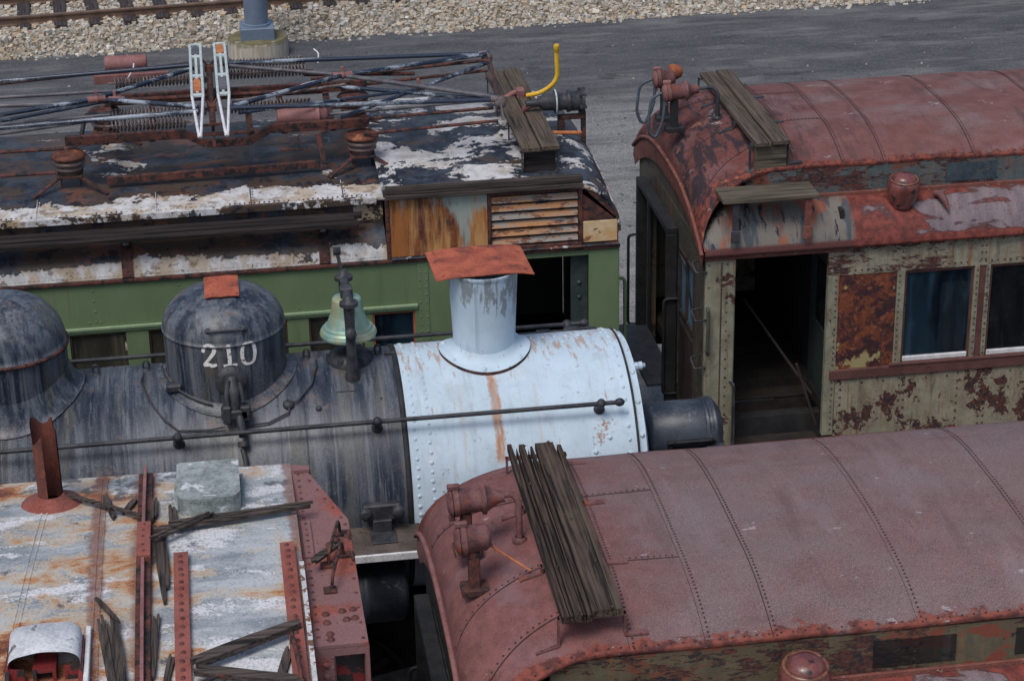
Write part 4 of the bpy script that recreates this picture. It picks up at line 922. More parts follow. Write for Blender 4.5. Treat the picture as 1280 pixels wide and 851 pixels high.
# pale riveted gutter band of the roof edge, sheet joints
def gband(x, v): # a skin a few mm above the roof edge
    t = -1.004 + .30*v; p = groof(x, max(-1, t)); return p + Vector((0, -.006 if v == 0 else 0, .005))
g = Geo(); xs = [XL + (1.40-XL)*i/60 for i in range(61)]; vs = []
for x in xs: vs += [groof(x, -1) + Vector((0, .03, -.055)), groof(x, -1) + Vector((0, -.014, -.05)), groof(x, -1) + Vector((0, -.014, .006)), groof(x, -.975) + Vector((0, 0, .006))]
g.add(vs, [(i*4+j, (i+1)*4+j, (i+1)*4+j+1, i*4+j+1) for i in range(60) for j in range(3)], False)
k = -2.6
while k < 1.38:
    g.rivet(gband(k, .16), (0, -.6, .8), .010, .008); k += .045
for sx in (-1.70, -.62, .25, 1.1): 
    g.tube([gband(sx, v/6)+Vector((0, 0, .002)) for v in range(7)], .005, 5)
    for v in range(7): g.rivet(gband(sx+.02, v/7), (0, -.5, .8), .008)
g.build('roof_edge_band', M_gpale, root)
# raised cab section
def gcab(x, t):
    s = min(1, max(0, (GX-.01-x)/.42)); e = math.sqrt(max(0, 1-(1-s)**2))
    ze = 3.28 + .47*e; zr = 3.48 + .355*e
    return Vector((x, GY + (1.475+.02*e)*t, ze + (zr-ze)*(1-abs(t)**2.3) + .004*mnoise.noise((x*1.3, t*3, 5))))
g = Geo(); xs = [1.45 + .06*i for i in range(30)] + [GX-.01-.42*math.cos(math.pi/2*i/12) for i in range(13)]
loft(g, gcab, xs)
def cn(x, t):
    n = fnormal(gcab, x, t, .01); return n if n.z > 0 else -n
for sx in (1.47, 2.20, 3.05):
    g.tube([gcab(sx, -1+2*k/40)+Vector((0, 0, .001)) for k in range(41)], .007, 5)
    for k in range(60): g.rivet(gcab(sx+.03, -1+2*k/60), cn(sx, -1+2*k/60), .010, .008)
k = 1.5
while k < 3.25: g.rivet(gcab(k, -.985), (0, -.4, 1), .010, .008); k += .05
g.build('cab_roof', M_gleaf, root)
g = Geo(); g.tube([gcab(GX-.012, -1+2*k/40)+Vector((.006, 0, 0)) for k in range(41)], .02, 8)
edge = [gcab(GX-.01-.42*(1-math.sin(math.pi/2*i/12)), -1) + Vector((0, -.006, 0)) for i in range(13)]
g.tube(edge, .022, 8)
for p in edge[1::1]: g.rivet(p + Vector((0, -.02, .004)), (0, -1, .3), .010)
g.build('cab_roof_beading', M_gpale, root)
# end below the hood
g = Geo(); cap = [gcab(GX-.02, -1+2*k/24) for k in range(25)]
g.prism([(yf+.02, .9), (GY+W-.02, .9)] + [(p.y*.999+.001*GY, p.z-.01) for p in cap[::-1]], 'yz', GX-.05, GX-.015)
g.build('end_wall', M_gdark, root)
# side of the raised section
g = Geo(); g.box(1.50, 2.405, yf-.005, yf+.05, 3.175, 3.745); g.build('rusted_side_panel', M_rusteal, root)
for (a, b) in ((1.462, 1.498), (2.408, 2.44), (3.262, 3.30)):
    g = Geo(); g.box(a, b, yf-.018, yf+.05, 3.16, 3.75, .004); g.rivets(((a+b)/2, yf-.018, 3.19), ((a+b)/2, yf-.018, 3.73), .045, (0, -1, 0), .009); g.build('panel_frame', M_redbrown, root)
for (a, b) in ((3.71, 3.75), (3.16, 3.20)): g = Geo(); g.box(2.442, 3.26, yf-.016, yf+.05, a, b, .004); g.build('panel_frame', M_redbrown, root)
g = Geo(); g.box(2.445, 3.258, yf+.045, yf+.06, 3.20, 3.71); g.build('louver_backing', M_black, root)
for k in range(6):
    z = 3.225 + k*.082; g = Geo(); g.bar((2.445, yf+.012, z+.022), (3.258, yf+.012, z+.022), .006, .062, (0, .55, 1), .001); g.build('louver_slat', M_louv, root)
# quarter panel in the corner, under the curved edge
g = Geo(); arc = [(p.x, p.z-.014) for p in edge if p.z > 3.40]
g.prism([(3.302, 3.40)] + [(3.302, arc[0][1])] + arc + [(arc[-1][0], 3.40)], 'xz', yf-.004, yf+.03); g.build('corner_panel', M_redbrown, root)
g = Geo(); g.box(3.304, 3.632, yf-.008, yf+.03, 3.185, 3.398, .006); g.build('corner_patch', M_patch, root)
g = Geo(); g.box(1.465, 3.30, yf-.075, yf+.02, 3.757, 3.80, .006); g.box(1.465, 3.295, yf-.055, yf+.02, 3.802, 3.868, .006); g.build('cornice_board', M_woodX, root)
g = Geo(); g.box(XL, 3.655, yf-.03, yf+.045, 3.118, 3.156, .006)
k = -2.6
while k < 3.5: 
    g.rivet((k, yf-.03, 3.137), (0, -1, .2), .010); k += .05
g.build('waist_rail', M_redbrown, root)
g = Geo(); g.box(1.5, 3.648, yf-.05, yf+.02, 3.158, 3.172, .004); g.build('drip_ledge', M_gdark, root)
# clerestory wall, long step board, lower roof on the left
for sy in (-1, 1):
    g = Geo(); g.box(XL, 1.46, GY+sy*1.20-.02, GY+sy*1.20+.02, 3.36, 3.66)
    if sy < 0:
        for xx in (-1.66, -1.45, -.71, -.56, .11, .26, 1.06): g.box(xx, xx+.035, GY-1.232, GY-1.222, 3.50, 3.655)
    g.build('clerestory_wall', M_gdark, root)
g = Geo(); rr = random.Random(4)
for k, (ya, yb2) in enumerate(((-1.60, -1.52), (-1.515, -1.43), (-1.425, -1.34))):
    g.box(XL, 1.30+rr.uniform(-.15, .1), GY+ya, GY+yb2, 3.535+.006*k, 3.575+.006*k, .005)
g.build('long_step_board', M_woodXd, root)
for xx in (-2.6, -.93, .85):
    g = Geo(); g.box(xx, xx+.05, GY-1.61, GY-1.25, 3.515, 3.533); g.build('step_bracket', M_iron, root)
g = Geo(); n = 10; xs = [XL + (1.46-XL)*i/50 for i in range(51)]; vs = []
def glow(x, v): return Vector((x, GY - 1.215 - .295*math.sin(v*1.35)/math.sin(1.35), 3.42 - .26*(1-math.cos(v*1.35))/(1-math.cos(1.35))))
for x in xs: vs += [glow(x, k/n) for k in range(n+1)]
g.add(vs, [(i*(n+1)+j, (i+1)*(n+1)+j, (i+1)*(n+1)+j+1, i*(n+1)+j+1) for i in range(50) for j in range(n)], True)
k = -2.6
while k < 1.4: g.rivet(glow(k, .93), (0, -1, .3), .010); k += .042
g.build('lower_roof', M_glow, root)
g = Geo(); vs = [Vector((v[0], 2*GY - v[1], v[2])) for v in vs]; g.add(vs, [(i*(n+1)+j, (i+1)*(n+1)+j, (i+1)*(n+1)+j+1, i*(n+1)+j+1) for i in range(50) for j in range(n)], True); g.build('lower_roof', M_glow, root)
for xx in (-2.75, -.965, .835):
    g = Geo(); vs = []
    for k in range(9): p = glow(xx, k/8)+Vector((0, -.02, .012)); vs += [p, p+Vector((.10, 0, 0)), p+Vector((.10, .03, -.02)), p+Vector((0, .03, -.02))]
    g.add(vs, [(i*4+j, i*4+(j+1) % 4, (i+1)*4+(j+1) % 4, (i+1)*4+j) for i in range(8) for j in range(4)] + [(0, 1, 2, 3), (32, 33, 34, 35)])
    for k in range(1, 8, 2): g.rivet(glow(xx+.05, k/8)+Vector((0, -.022, .012)), (0, -1, .5), .010)
    g.build('roof_strap', M_redbrown, root)
# body side
wx = [(-5.10, -4.58), (-4.38, -3.86), (-3.66, -3.14), (-2.94, -2.42), (-2.22, -1.70), (-1.50, -.985), (-.78, -.265), (-.06, .50), (.70, 1.215), (1.30, 1.70)]
door = (2.62, 3.36)
g = Geo(); holes = [(a, b, 1.72, 2.62) for a, b in wx] + [(door[0], door[1], .80, 3.06)]
openwall(g, XL, 3.645, .75, 3.115, yf, yf+.06, holes)
for xx in (-2.1, -1.25, -.47, 1.0): 
    for zz in (2.74, 2.84, 2.95, 3.05): g.rivet((xx+.01*rr.random(), yf, zz), (0, -1, 0), .012)
for xx in (-1.30, -1.20, -.50, -.42, .62): g.rivet((xx, yf, 2.735), (0, -1, 0), .012)
g.box(1.735, 1.835, yf-.008, yf, 1.4, 3.11)
for xx in (1.755, 1.815): g.rivets((xx, yf-.008, 1.8), (xx, yf-.008, 3.08), .075, (0, -1, 0), .011)
g.build('side_panel', M_green, root)
g = Geo(); g.box(XL, 1.73, yf-.03, yf, 2.662, 2.695, .006); g.box(XL, 1.73, yf-.016, yf, 2.64, 2.66)
k = -2.6
while k < 1.7: g.rivet((k, yf-.03, 2.685), (0, -1, .4), .008); k += .16
g.build('drip_moulding', M_green_lt, root)
for i, (a, b) in enumerate(wx):
    g = Geo(); g.box(a, a+.018, yf+.015, yf+.05, 1.72, 2.62); g.box(b-.018, b, yf+.015, yf+.05, 1.72, 2.62); g.box(a+.018, b-.018, yf+.015, yf+.05, 2.60, 2.62); g.box(a+.018, b-.018, yf+.015, yf+.05, 1.72, 1.75)
    fr = g.build('window', M_gdark if i < 9 else M_redrust, root)
    g = Geo(); g.box(a+.018, b-.018, yf+.03, yf+.036, 1.75, 2.60); g.build('pane', M_glassb if i < 9 else M_glass, fr)
g = Geo(); g.box(door[1], 3.645, yf-.006, yf, .8, 3.10); g.box(3.62, 3.652, yf+.0, yf+.25, .8, 3.10); g.build('corner_post', M_green, root)
g = Geo(); g.box(door[1]-.16, door[1]-.002, yf+.08, yf+.12, .8, 3.05); g.rivet((door[1]-.08, yf+.078, 2.75), (0, -1, 0), .025); g.rivet((door[1]-.08, yf+.078, 2.6), (0, -1, 0), .022); g.build('door_jamb', M_intdoor, root)
g = Geo(); g.box(XL, XL+.06, yf+.061, GY+W-.061, .75, 3.68); g.box(XL, GX-.06, GY+W-.06, GY+W, .75, 3.40); g.build('far_wall', M_green, root)
g = Geo(); g.box(2.2, 2.24, yf+.07, GY+W-.07, 1.22, 3.4); g.box(XL+.07, GX-.06, yf+.065, GY+W-.065, 1.10, 1.21); g.build('interior_partition', M_black, root)
g = Geo(); g.box(XL+.3, GX-.3, GY-.9, GY+.9, .6, 1.09); g.box(XL+.1, GX-.1, yf+.1, yf+.22, .78, 1.09); g.box(XL+.1, GX-.1, GY+W-.22, GY+W-.1, .78, 1.09); g.build('underframe', M_black, root)
wheelset(root, (GX-1.9, GX-4.0, XL+1.8, XL+3.9), GY)
g = Geo(); g.tube(bend([(GX-.03, yf+.28, 2.68), (GX+.10, yf+.28, 2.68), (GX+.11, yf+.28, 1.0), (GX-.03, yf+.28, 1.0)], .05), .018, 8); g.build('grab_iron', M_green, root)
# roof walk across the cab
for (xa, xb, ya, yb2) in ((2.78, 2.955, -1.22, 1.30), (2.972, 3.145, -1.20, 1.33)):
    g = Geo(); g.box(xa, xb, GY+ya, GY+yb2, 4.01, 4.055, .006); g.build('roof_walk_plank', M_woodY, root)
for yy in (-1.16, -.3, .5, 1.2):
    g = Geo()
    for xx in (2.79, 3.13): g.bar((xx, GY+yy, 4.0), (xx, GY+yy, gcab(xx, yy/1.49).z), .03, .012, (1, 0, 0))
    g.bar((2.77, GY+yy, 4.001), (3.15, GY+yy, 4.001), .04, .016); g.build('plank_bracket', M_iron, root)
g = Geo(); g.box(2.81, 3.11, GY-1.13, GY-1.115, gcab(2.9, -.76).z-.02, 3.99); g.build('plank_end_board', M_woodXd, root)
# jumper socket and pipes at the cab end
zc = 4.14; yc = 19.95
g = Geo(); ax = (1, 0, 0)
g.lathe([(.03, -.30), (.04, -.17), (.08, -.13), (.085, -.02), (.115, -.01), (.115, .01), (.115, .01), (.09, .02), (.085, .10), (.11, .11), (.11, .13), (.11, .13), (.10, .14), (.10, .24), (.10, .24), (.125, .245), (.125, .275), (.125, .275), (0, .28)], (3.28, yc, zc), ax, 20)
for k in range(6): th = k*math.pi/3+.3; g.box(3.50, 3.57, yc+.115*math.cos(th)-.015, yc+.115*math.cos(th)+.015, zc+.115*math.sin(th)-.015, zc+.115*math.sin(th)+.015, .004)
sk = g.build('jumper_socket', M_iron, root)
g = Geo(); g.lathe([(.118, -.008), (.124, -.004), (.124, .004), (.118, .008)], (3.275, yc, zc), ax, 24); g.build('socket_ring', M_shoe, sk)
g = Geo(); g.box(3.53, 3.575, yc-.03, yc+.03, 3.62, 4.03, .006); g.box(3.30, 3.57, yc-.04, yc+.04, 3.96, 4.0, .006); g.box(3.30, 3.36, yc-.05, yc+.05, 3.80, 3.96, .006); g.build('socket_bracket', M_redbrown, sk)
g = Geo(); g.tube(bend([(2.95, 20.0, 4.02), (3.0, yc, 4.12), (3.2, yc, zc)], .06), .03, 10); g.build('conduit_pipe', M_horn, root)
g = Geo(); g.tube([(3.14, 19.5, 3.98), (3.45, 19.5, 3.96)], .02, 8); g.build('conduit_pipe', M_orange, root)
g = Geo(); g.tube(bend([(3.06, 20.45, 4.06), (3.22, 20.45, 4.08), (3.38, 20.43, 4.20), (3.37, 20.42, 4.47), (3.37, 20.42, 4.58)], .13, 7), .023, 12); g.lathe([(.023, 0), (.029, .005), (.029, .07), (.029, .07), (.02, .075)], (3.37, 20.42, 4.50), n=12); g.build('bent_pipe', M_yellow, root)
g = Geo(); g.tube(bend([(2.85, 20.5, 4.03), (2.98, 20.5, 4.10), (3.06, 20.46, 4.06)], .05), .03, 8); g.box(2.97, 3.05, 20.42, 20.54, 4.04, 4.13, .008); g.box(3.18, 3.22, 20.4, 20.48, 3.92, 4.04); g.build('pipe_union', M_mauve, root)
g = Geo(); g.tube(bend([(3.22, 20.4, 4.08), (3.35, 20.3, 4.10), (3.45, 20.05, 4.10)], .08), .012, 6); g.build('cable', M_iron, root)

# ---- folded pantograph
pan = Geo()
YN, YF = 19.55, 20.75
def beam(g, pts, w, h, c=.004):
    for a, b in zip(pts, pts[1:]): g.bar(a, b, w, h, (0, 0, 1), c)
zt = 4.14
beam(pan, [(-1.42, YN, zt+.045), (-.30, YN, zt+.045)], .05, .09); beam(pan, [(-.31, YN, zt+.045), (-.12, YN-.02, zt-.06), (.28, YN-.02, zt-.06), (.50, YN, zt+.045)], .05, .07); beam(pan, [(.49, YN, zt+.045), (1.42, YN, zt+.045)], .05, .09)
pan.box(-1.42, 1.42, YN+.026, YN+.12, zt-.005, zt+.003)
pf = pan.build('pantograph_base', M_redbrown, root)
g = Geo(); beam(g, [(-1.05, YF, zt+.045), (1.5, YF, zt+.045)], .05, .10); beam(g, [(-1.1, YF+.06, zt-.02), (1.1, YF+.06, zt-.02)], .09, .012); g.build('far_beam', M_redbrown, pf)
for xx in (-1.05, -.62, .30, .62, 1.08):
    g = Geo(); g.box(xx-.03, xx+.03, YN+.03, YF-.03, zt-.03, zt+.02, .004); g.build('cross_member', M_redbrown, pf)
for (xx, yy) in ((-1.40, YN-.06), (1.34, YN-.02), (-1.1, YF+.02), (1.36, YF+.02)):
    zr = groof(xx, (yy-GY)/1.27).z; zb_ = 3.895; g = Geo()
    g.lathe([(.10, 0), (.105, .03), (.135, .045), (.14, .06), (.115, .075), (.11, .085), (.15, .10), (.155, .12), (.12, .135), (.11, .15), (0, .15)], (xx, yy, zb_), n=28)
    ins = g.build('insulator', M_rib, pf)
    g = Geo(); g.lathe([(0, .0), (.16, .005), (.165, .02), (.14, .045), (.07, .06), (0, .062)], (xx, yy, zb_+.151), n=28); g.build('insulator_cap', M_capred if yy < GY else M_redbrown, pf)
    g = Geo(); g.box(xx-.12, xx+.12, yy-.11, yy+.11, zb_-.03, zb_-.001, .006)
    for sx in (-1, 1): g.bar((xx+sx*.09, yy+.05, zb_-.03), (xx+sx*.09, yy+.05, zr), .04, .012, (1, 0, 0))
    for sx in (-1, 1): g.bar((xx+sx*.10, yy-.08, zb_-.02), (xx+sx*.34, yy-.26, groof(xx, (yy-.26-GY)/1.27).z+.012), .045, .012)
    g.build('insulator_foot', M_redbrown, pf)
g = Geo(); beam(g, [(-1.06, GY-.72, 3.83), (.93, GY-.66, 3.84)], .05, .07); g.build('roof_rail', M_redbrown, root)
g = Geo(); beam(g, [(.93, GY-.56, 4.10), (.97, GY-.68, 3.84)], .05, .02); beam(g, [(.56, GY-.6, 3.98), (.86, GY-.62, 3.98)], .02, .02); beam(g, [(.74, GY-.6, 4.10), (.74, GY-.61, 3.97)], .02, .02); g.build('roof_clip', M_redbrown, root)
def spring(x0, x1, y, z, r=.05, turns=None):
    g = Geo(); n = turns or int((x1-x0)/.034); pts = []
    for k in range(n*9+1):
        th = 2*math.pi*k/9; pts.append((x0+(x1-x0)*k/(n*9), y+r*math.cos(th), z+r*math.sin(th)))
    g.tube(pts, .0095, 5); g.tube([(x0-.06, y, z), (x1+.06, y, z)], .012, 6); g.build('tension_spring', M_spring, pf)
for (x0, x1, y, z) in ((-.99, -.08, 21.02, 4.27), (.14, .93, 21.0, 4.30), (-1.0, -.10, 20.12, 4.23), (.12, .92, 20.12, 4.23), (-1.0, -.30, 19.86, 4.20), (.1, .92, 21.32, 4.30)): spring(x0, x1, y, z)
g = Geo(); g.lathe([(0, 0), (.075, 0), (.085, .01), (.085, .36), (.085, .36), (.11, .365), (.11, .40), (.11, .40), (.085, .405), (.08, .46), (.05, .485), (0, .49)], (.56, 19.72, 4.23), (1, 0, 0), 22); g.box(.66, .74, 19.66, 19.78, 4.12, 4.16); g.build('air_cylinder', M_mauve, pf)
g = Geo(); g.lathe([(0, 0), (.075, 0), (.08, .01), (.08, .40), (.07, .42), (0, .42)], (-1.08, 21.40, 4.36), (1, 0, 0), 22); g.box(-1.2, -.45, 21.3, 21.36, 4.18, 4.27, .004); g.build('air_cylinder', M_mauve, pf)
def rod(p0, p1, r, mat, name='arm_tube'):
    g = Geo(); g.tube([p0, p1], r, 10); g.build(name, mat, pf)
yn, yq = 19.35, 20.85
zl = 4.42
rod((-2.9, yq, zl-.03), (-.22, yq, zl+.04), .022, M_tube); rod((.10, yq, zl+.04), (2.76, yq, zl-.02), .022, M_tube)
rod((-2.9, yn, zl-.03), (-.17, yn, zl+.04), .022, M_tube); rod((.13, yn, zl+.05), (2.63, yn, zl-.03), .022, M_tube)
rod((-2.9, yn+.25, zl-.06), (-1.12, 20.02, zl+.01), .022, M_tube); rod((-1.14, 20.02, zl+.01), (-.20, yq-.08, zl+.03), .022, M_tube)
rod((-2.9, yn+.12, zl-.10), (-.86, 20.1, zl-.02), .018, M_tube); rod((-1.0, 20.02, zl-.01), (-.17, yn+.1, zl+.05), .022, M_tube)
rod((.12, yq-.05, zl+.03), (1.23, 20.35, zl), .020, M_tubeg); rod((.14, yn+.08, zl+.04), (1.22, 20.32, zl), .022, M_tube)
rod((1.26, 20.35, zl), (2.72, yq-.02, zl-.02), .022, M_tube); rod((1.28, 20.30, zl), (2.62, yn+.05, zl-.02), .022, M_tubeg)
rod((1.15, yn-.02, zl-.10), (2.72, yq-.15, zl-.07), .020, M_tube); rod((1.18, 20.3, zl-.10), (2.60, yn+.1, zl-.06), .020, M_tube)
rod((-2.9, 20.4, zl-.09), (-1.15, 20.12, zl-.06), .022, M_tubeg); rod((-2.9, 20.75, zl-.14), (-.95, 20.6, zl-.10), .018, M_tubeg); rod((-2.9, 19.55, zl-.20), (-1.1, 19.78, zl-.12), .018, M_tubeg)
for (p0, p1) in (((-2.9, 19.3, 4.20), (-1.42, 19.35, 4.18)), ((-2.9, 19.1, 4.04), (-1.5, 19.15, 4.02)), ((.95, 20.8, 4.26), (2.72, 20.75, 4.36)), ((1.3, 19.6, 4.20), (2.6, 19.45, 4.28)), ((1.35, 19.4, 4.12), (2.62, 19.3, 4.20)), ((1.1, 20.9, 4.12), (2.7, 20.6, 4.30)), ((1.0, 20.2, 4.14), (2.75, 20.35, 4.10))): rod(p0, p1, .016, M_redbrown, 'pull_rod')
for (p0, p1, r_, mm) in (((-2.9, 21.0, 4.30), (-.25, 21.25, 4.36), .016, M_redbrown), ((-2.9, 20.0, 4.22), (-1.0, 19.9, 4.30), .018, M_tubeg), ((.15, 19.9, 4.36), (1.25, 20.1, 4.40), .014, M_spring), ((1.3, 20.9, 4.25), (2.72, 20.95, 4.30), .018, M_redbrown), ((1.0, 19.75, 4.22), (2.62, 19.55, 4.33), .016, M_tubeg), ((.9, 21.1, 4.22), (2.0, 20.9, 4.22), .02, M_redbrown), ((-1.1, 20.6, 4.22), (1.1, 20.55, 4.22), .022, M_redbrown), ((.2, 19.4, 4.40), (1.9, 20.0, 4.33), .015, M_tube)): rod(p0, p1, r_, mm, 'linkage_rod')
for (xx, yy, zz, dx) in ((-1.12, 20.02, zl+.005, .14), (-.95, 20.06, zl-.02, .10), (1.24, 20.34, zl, .16), (1.95, 20.07, zl-.09, .1)):
    g = Geo(); g.lathe([(.03, -dx*.6), (.034, -dx*.55), (.03, -.02), (.045, 0), (.03, .02), (.034, dx*.55), (.03, dx*.6)], (xx, yy, zz), (1, .12, 0), 14); g.box(xx-.015, xx+.015, yy-.012, yy+.012, zz+.02, zz+.09, .004); g.build('tube_joint', M_mauve, pf)
for (xx, yy) in ((2.70, yq), (2.62, yn)):
    g = Geo(); g.tube([(xx-.06, yy, zl-.02), (xx+.02, yy, zl-.02)], .032, 10); g.lathe([(.0, -.05), (.055, -.05), (.055, .03), (0, .03)], (xx+.03, yy+.02, zl-.06), (0, 1, 0), 14); g.bar((xx+.03, yy, zl-.06), (xx+.05, yy-.05, zl-.22), .05, .02, (1, 0, 0)); g.build('hinge_knuckle', M_spring, pf)
rod((-2.88, yq+.05, zl-.08), (-2.88, yn-.05, zl-.08), .035, M_redbrown, 'hinge_shaft')
rod((2.74, yq-.1, zl-.05), (2.66, yn+.15, zl-.05), .018, M_redbrown, 'hinge_shaft')
for (xx, s) in ((-.168, 1), (.075, -1)):     # two collector shoes: broad tray narrowing to a pointed horn
    zs = zl + .075; g = Geo(); y0, ym, y1 = 18.86, 19.72, 21.42
    for sx in (-1, 1):
        g.bar((xx+sx*.052, ym-.05, zs), (xx+sx*.052, y1, zs), .026, .035, (0, 0, 1), .004)
    g.bar((xx-.065, y1-.01, zs), (xx+.065, y1-.01, zs), .03, .036, (0, 0, 1), .004); g.box(xx-.012, xx+.012, ym+.05, y1-.35, zs-.015, zs+.012)
    for yy in (ym+.0, ym+.62, y1-.42): g.box(xx-.05, xx+.05, yy-.03, yy+.03, zs-.012, zs+.014, .004)
    sh = g.build('collector_shoe', M_shoe, pf)
    for k, (ya, yb2) in enumerate(((ym+.10, ym+.50), (y1-.36, y1-.06))):
        g = Geo(); g.prism([(xx-.034, ya), (xx+.034, ya), (xx+.034, yb2-.07), (xx+.014, yb2), (xx-.014, yb2), (xx-.034, yb2-.07)], 'xy', zs-.01, zs+.017); g.build('carbon_strip', M_orange if (k == 0) == (s == 1) else M_tubeg, pf)
    g = Geo()
    for sx in (-1, 1): g.tube([(xx+sx*.052, ym-.02, zs+.002), (xx+sx*.045, ym-.2, zs), (xx+sx*.013+.0, y0+.06, zs-.10), (xx+sx*.004, y0, zs-.13)], .014, 8)
    g.lathe([(0, -.03), (.024, -.025), (.024, .04), (0, .05)], (xx, y0+.03, zs-.12), (0, 1, -.1), 10); g.build('shoe_horn', M_shoew, pf)
g = Geo()
for yy in (21.0, 19.7):
    for sx in (-1, 1): g.tube([(-.045, yy-.05, zl-.02), (-.045+sx*.07, yy+.03, zl+.05)], .012, 6)
    g.box(-.09, 0, yy-.09, yy-.01, zl-.06, zl, .006)
g.tube([(-.045, 19.25, zl-.05), (-.045, 21.05, zl-.05)], .03, 10); g.bar((-.14, 19.22, zl-.06), (.06, 19.24, zl-.06), .03, .02); g.bar((-.045, 19.3, zl-.05), (-.045, 19.2, 4.14), .035, .03, (1, 0, 0)); g.build('shoe_carrier', M_redbrown, pf)
for (a, b) in (((-.85, 20.9, 4.34), (-.78, 21.05, 4.45)), ((1.05, 21.2, 4.30), (1.02, 21.3, 4.42)), ((.60, 20.2, 4.30), (1.05, 20.5, 4.34))):
    g = Geo(); g.tube(bend([a, Vector(a).lerp(Vector(b), .5)+Vector((.03, 0, .03)), b], .03), .008, 6); g.build('loose_wire', M_shoew, pf)
g = Geo(); g.tube(bend([(-1.3, 20.1, 4.05), (-1.25, 20.2, 4.22), (-.95, 20.2, 4.22), (-.80, 20.0, 4.08)], .03), .022, 8); g.build('crank_lever', M_iron, pf)

# ------------------------------------------------------------------ steam locomotive
LX, LY = -3.0, 16.0; BR, BZ = 1.0, 2.35
root = thing('steam_locomotive', 'steam locomotive with blue black boiler, numbered dome and pale blue smokebox', 'locomotive', (LX, LY, 0))
def bs(x, a, r=BR):     # point on the boiler skin; a = angle from the crown towards the near side
    return Vector((x, LY - r*math.sin(a), BZ + r*math.cos(a)))
def bn(a): return Vector((0, -math.sin(a), math.cos(a)))
g = Geo(); g.lathe([(BR-.03, -.60), (BR, -.60), (BR, 4.27)], (LX, LY, BZ), (1, 0, 0), 72)
for xx in (-1.02, -.90, -1.85, .50):
    g.lathe([(BR, 0), (BR+.004, .003), (BR+.004, .010), (BR, .013)], (xx, LY, BZ), (1, 0, 0), 72)
g.build('boiler_shell', M_boiler, root)
g = Geo(); g.lathe([(BR, 1.255), (BR+.016, 1.26), (BR+.016, 1.298), (BR+.002, 1.302)], (0, LY, BZ), (1, 0, 0), 72); g.build('boiler_band', M_black, root)
g = Geo(); SR = BR+.006
g.lathe([(SR, 1.30), (SR, 3.13), (SR, 3.13), (SR-.02, 3.14)], (0, LY, BZ), (1, 0, 0), 72)
rr = random.Random(9)
for i in range(40):
    a = R(-60 + i*4.3 + rr.uniform(-.5, .5))
    g.rivet(bs(1.355+rr.uniform(-.004, .004), a, SR), bn(a), rr.uniform(.015, .021), .011, 8)
    g.rivet(bs(1.47+rr.uniform(-.005, .005), a+R(2.1), SR), bn(a), rr.uniform(.015, .021), .011, 8)
for i in range(26):
    a = R(-60+i*6.3); g.rivet(bs(3.06, a, SR), bn(a), .020, .014, 8)
for i in range(17): g.rivet(bs(1.45+i*.098, R(-9), SR), bn(R(-9)), .018, .012, 8); g.rivet(bs(1.50+i*.098, R(-1.5), SR), bn(R(-1.5)), .018, .012, 8) if i > 9 else None
for (xx, a) in ((2.72, 20), (2.78, 64), (2.9, 58), (1.72, 6)): g.rivet(bs(xx, R(a), SR), bn(R(a)), .024, .018, 8)
sb = g.build('smokebox', M_smoke, root)
g = Geo(); g.lathe([(SR+.001, 3.118), (SR+.006, 3.12), (SR+.006, 3.135), (SR-.01, 3.14)], (0, LY, BZ), (1, 0, 0), 72); g.build('smokebox_seam', M_black, sb)
g = Geo(); g.lathe([(SR-.03, 3.14), (SR-.03, 3.20), (SR-.03, 3.20), (SR-.10, 3.215), (.72, 3.22), (.70, 3.25), (.45, 3.31), (0, 3.33)], (0, LY, BZ), (1, 0, 0), 64)
for i in range(22):
    a = R(i*360/22+4)
    if i % 3 == 1: g.bar(bs(3.20, a, .955), bs(3.245, a, .955), .06, .05, (0, 0, 1), .012); g.lathe([(.036, 0), (.036, .03), (.036, .03), (.02, .035), (.02, .055), (0, .06)], bs(3.235, a, .955), (1, 0, 0), 8) if i % 3 == 1 else None
    g.rivet(bs(3.17, a+R(5), SR-.03), bn(a), .024, .02, 8)
g.build('smokebox_front', M_front, root)
# chimney with saddle flange
g = Geo(); SX = 2.02
def flange(u, v):
    th = 2*math.pi*u; r = lerp(.247, .375, v); x = SX+r*math.cos(th); y = r*math.sin(th)
    z = BZ + math.sqrt(SR*SR - y*y) + .028 + .075*(1-v)**5
    return Vector((x, LY+y, z))
g.grid(64, 10, flange)
def flip(u, v):
    th = 2*math.pi*u; r = .375; x = SX+r*math.cos(th); y = r*math.sin(th); return Vector((x, LY+y, BZ+math.sqrt(SR*SR-y*y)+.028-.032*v))
for a in (35, 100, 160, 215, 262, 318):
    th = R(a); p = flange(a/360, .78); g.rivet(p, (0, .2*math.sin(th), 1), .026, .022, 6)
g.lathe([(.252, 3.40), (.262, 3.65), (.281, 4.03), (.286, 4.045), (.292, 4.05), (.292, 4.075), (.292, 4.075), (.27, 4.075), (.26, 3.9)], (SX, LY, 0), n=56)
g.tube([(SX-.10+.0, LY-.266, 3.46), (SX-.11, LY-.285, 4.02)], .004, 5)
ch = g.build('chimney', M_stack, root)
g = Geo(); g.grid(64, 1, flip); g.build('flange_edge', M_redbrown, ch)
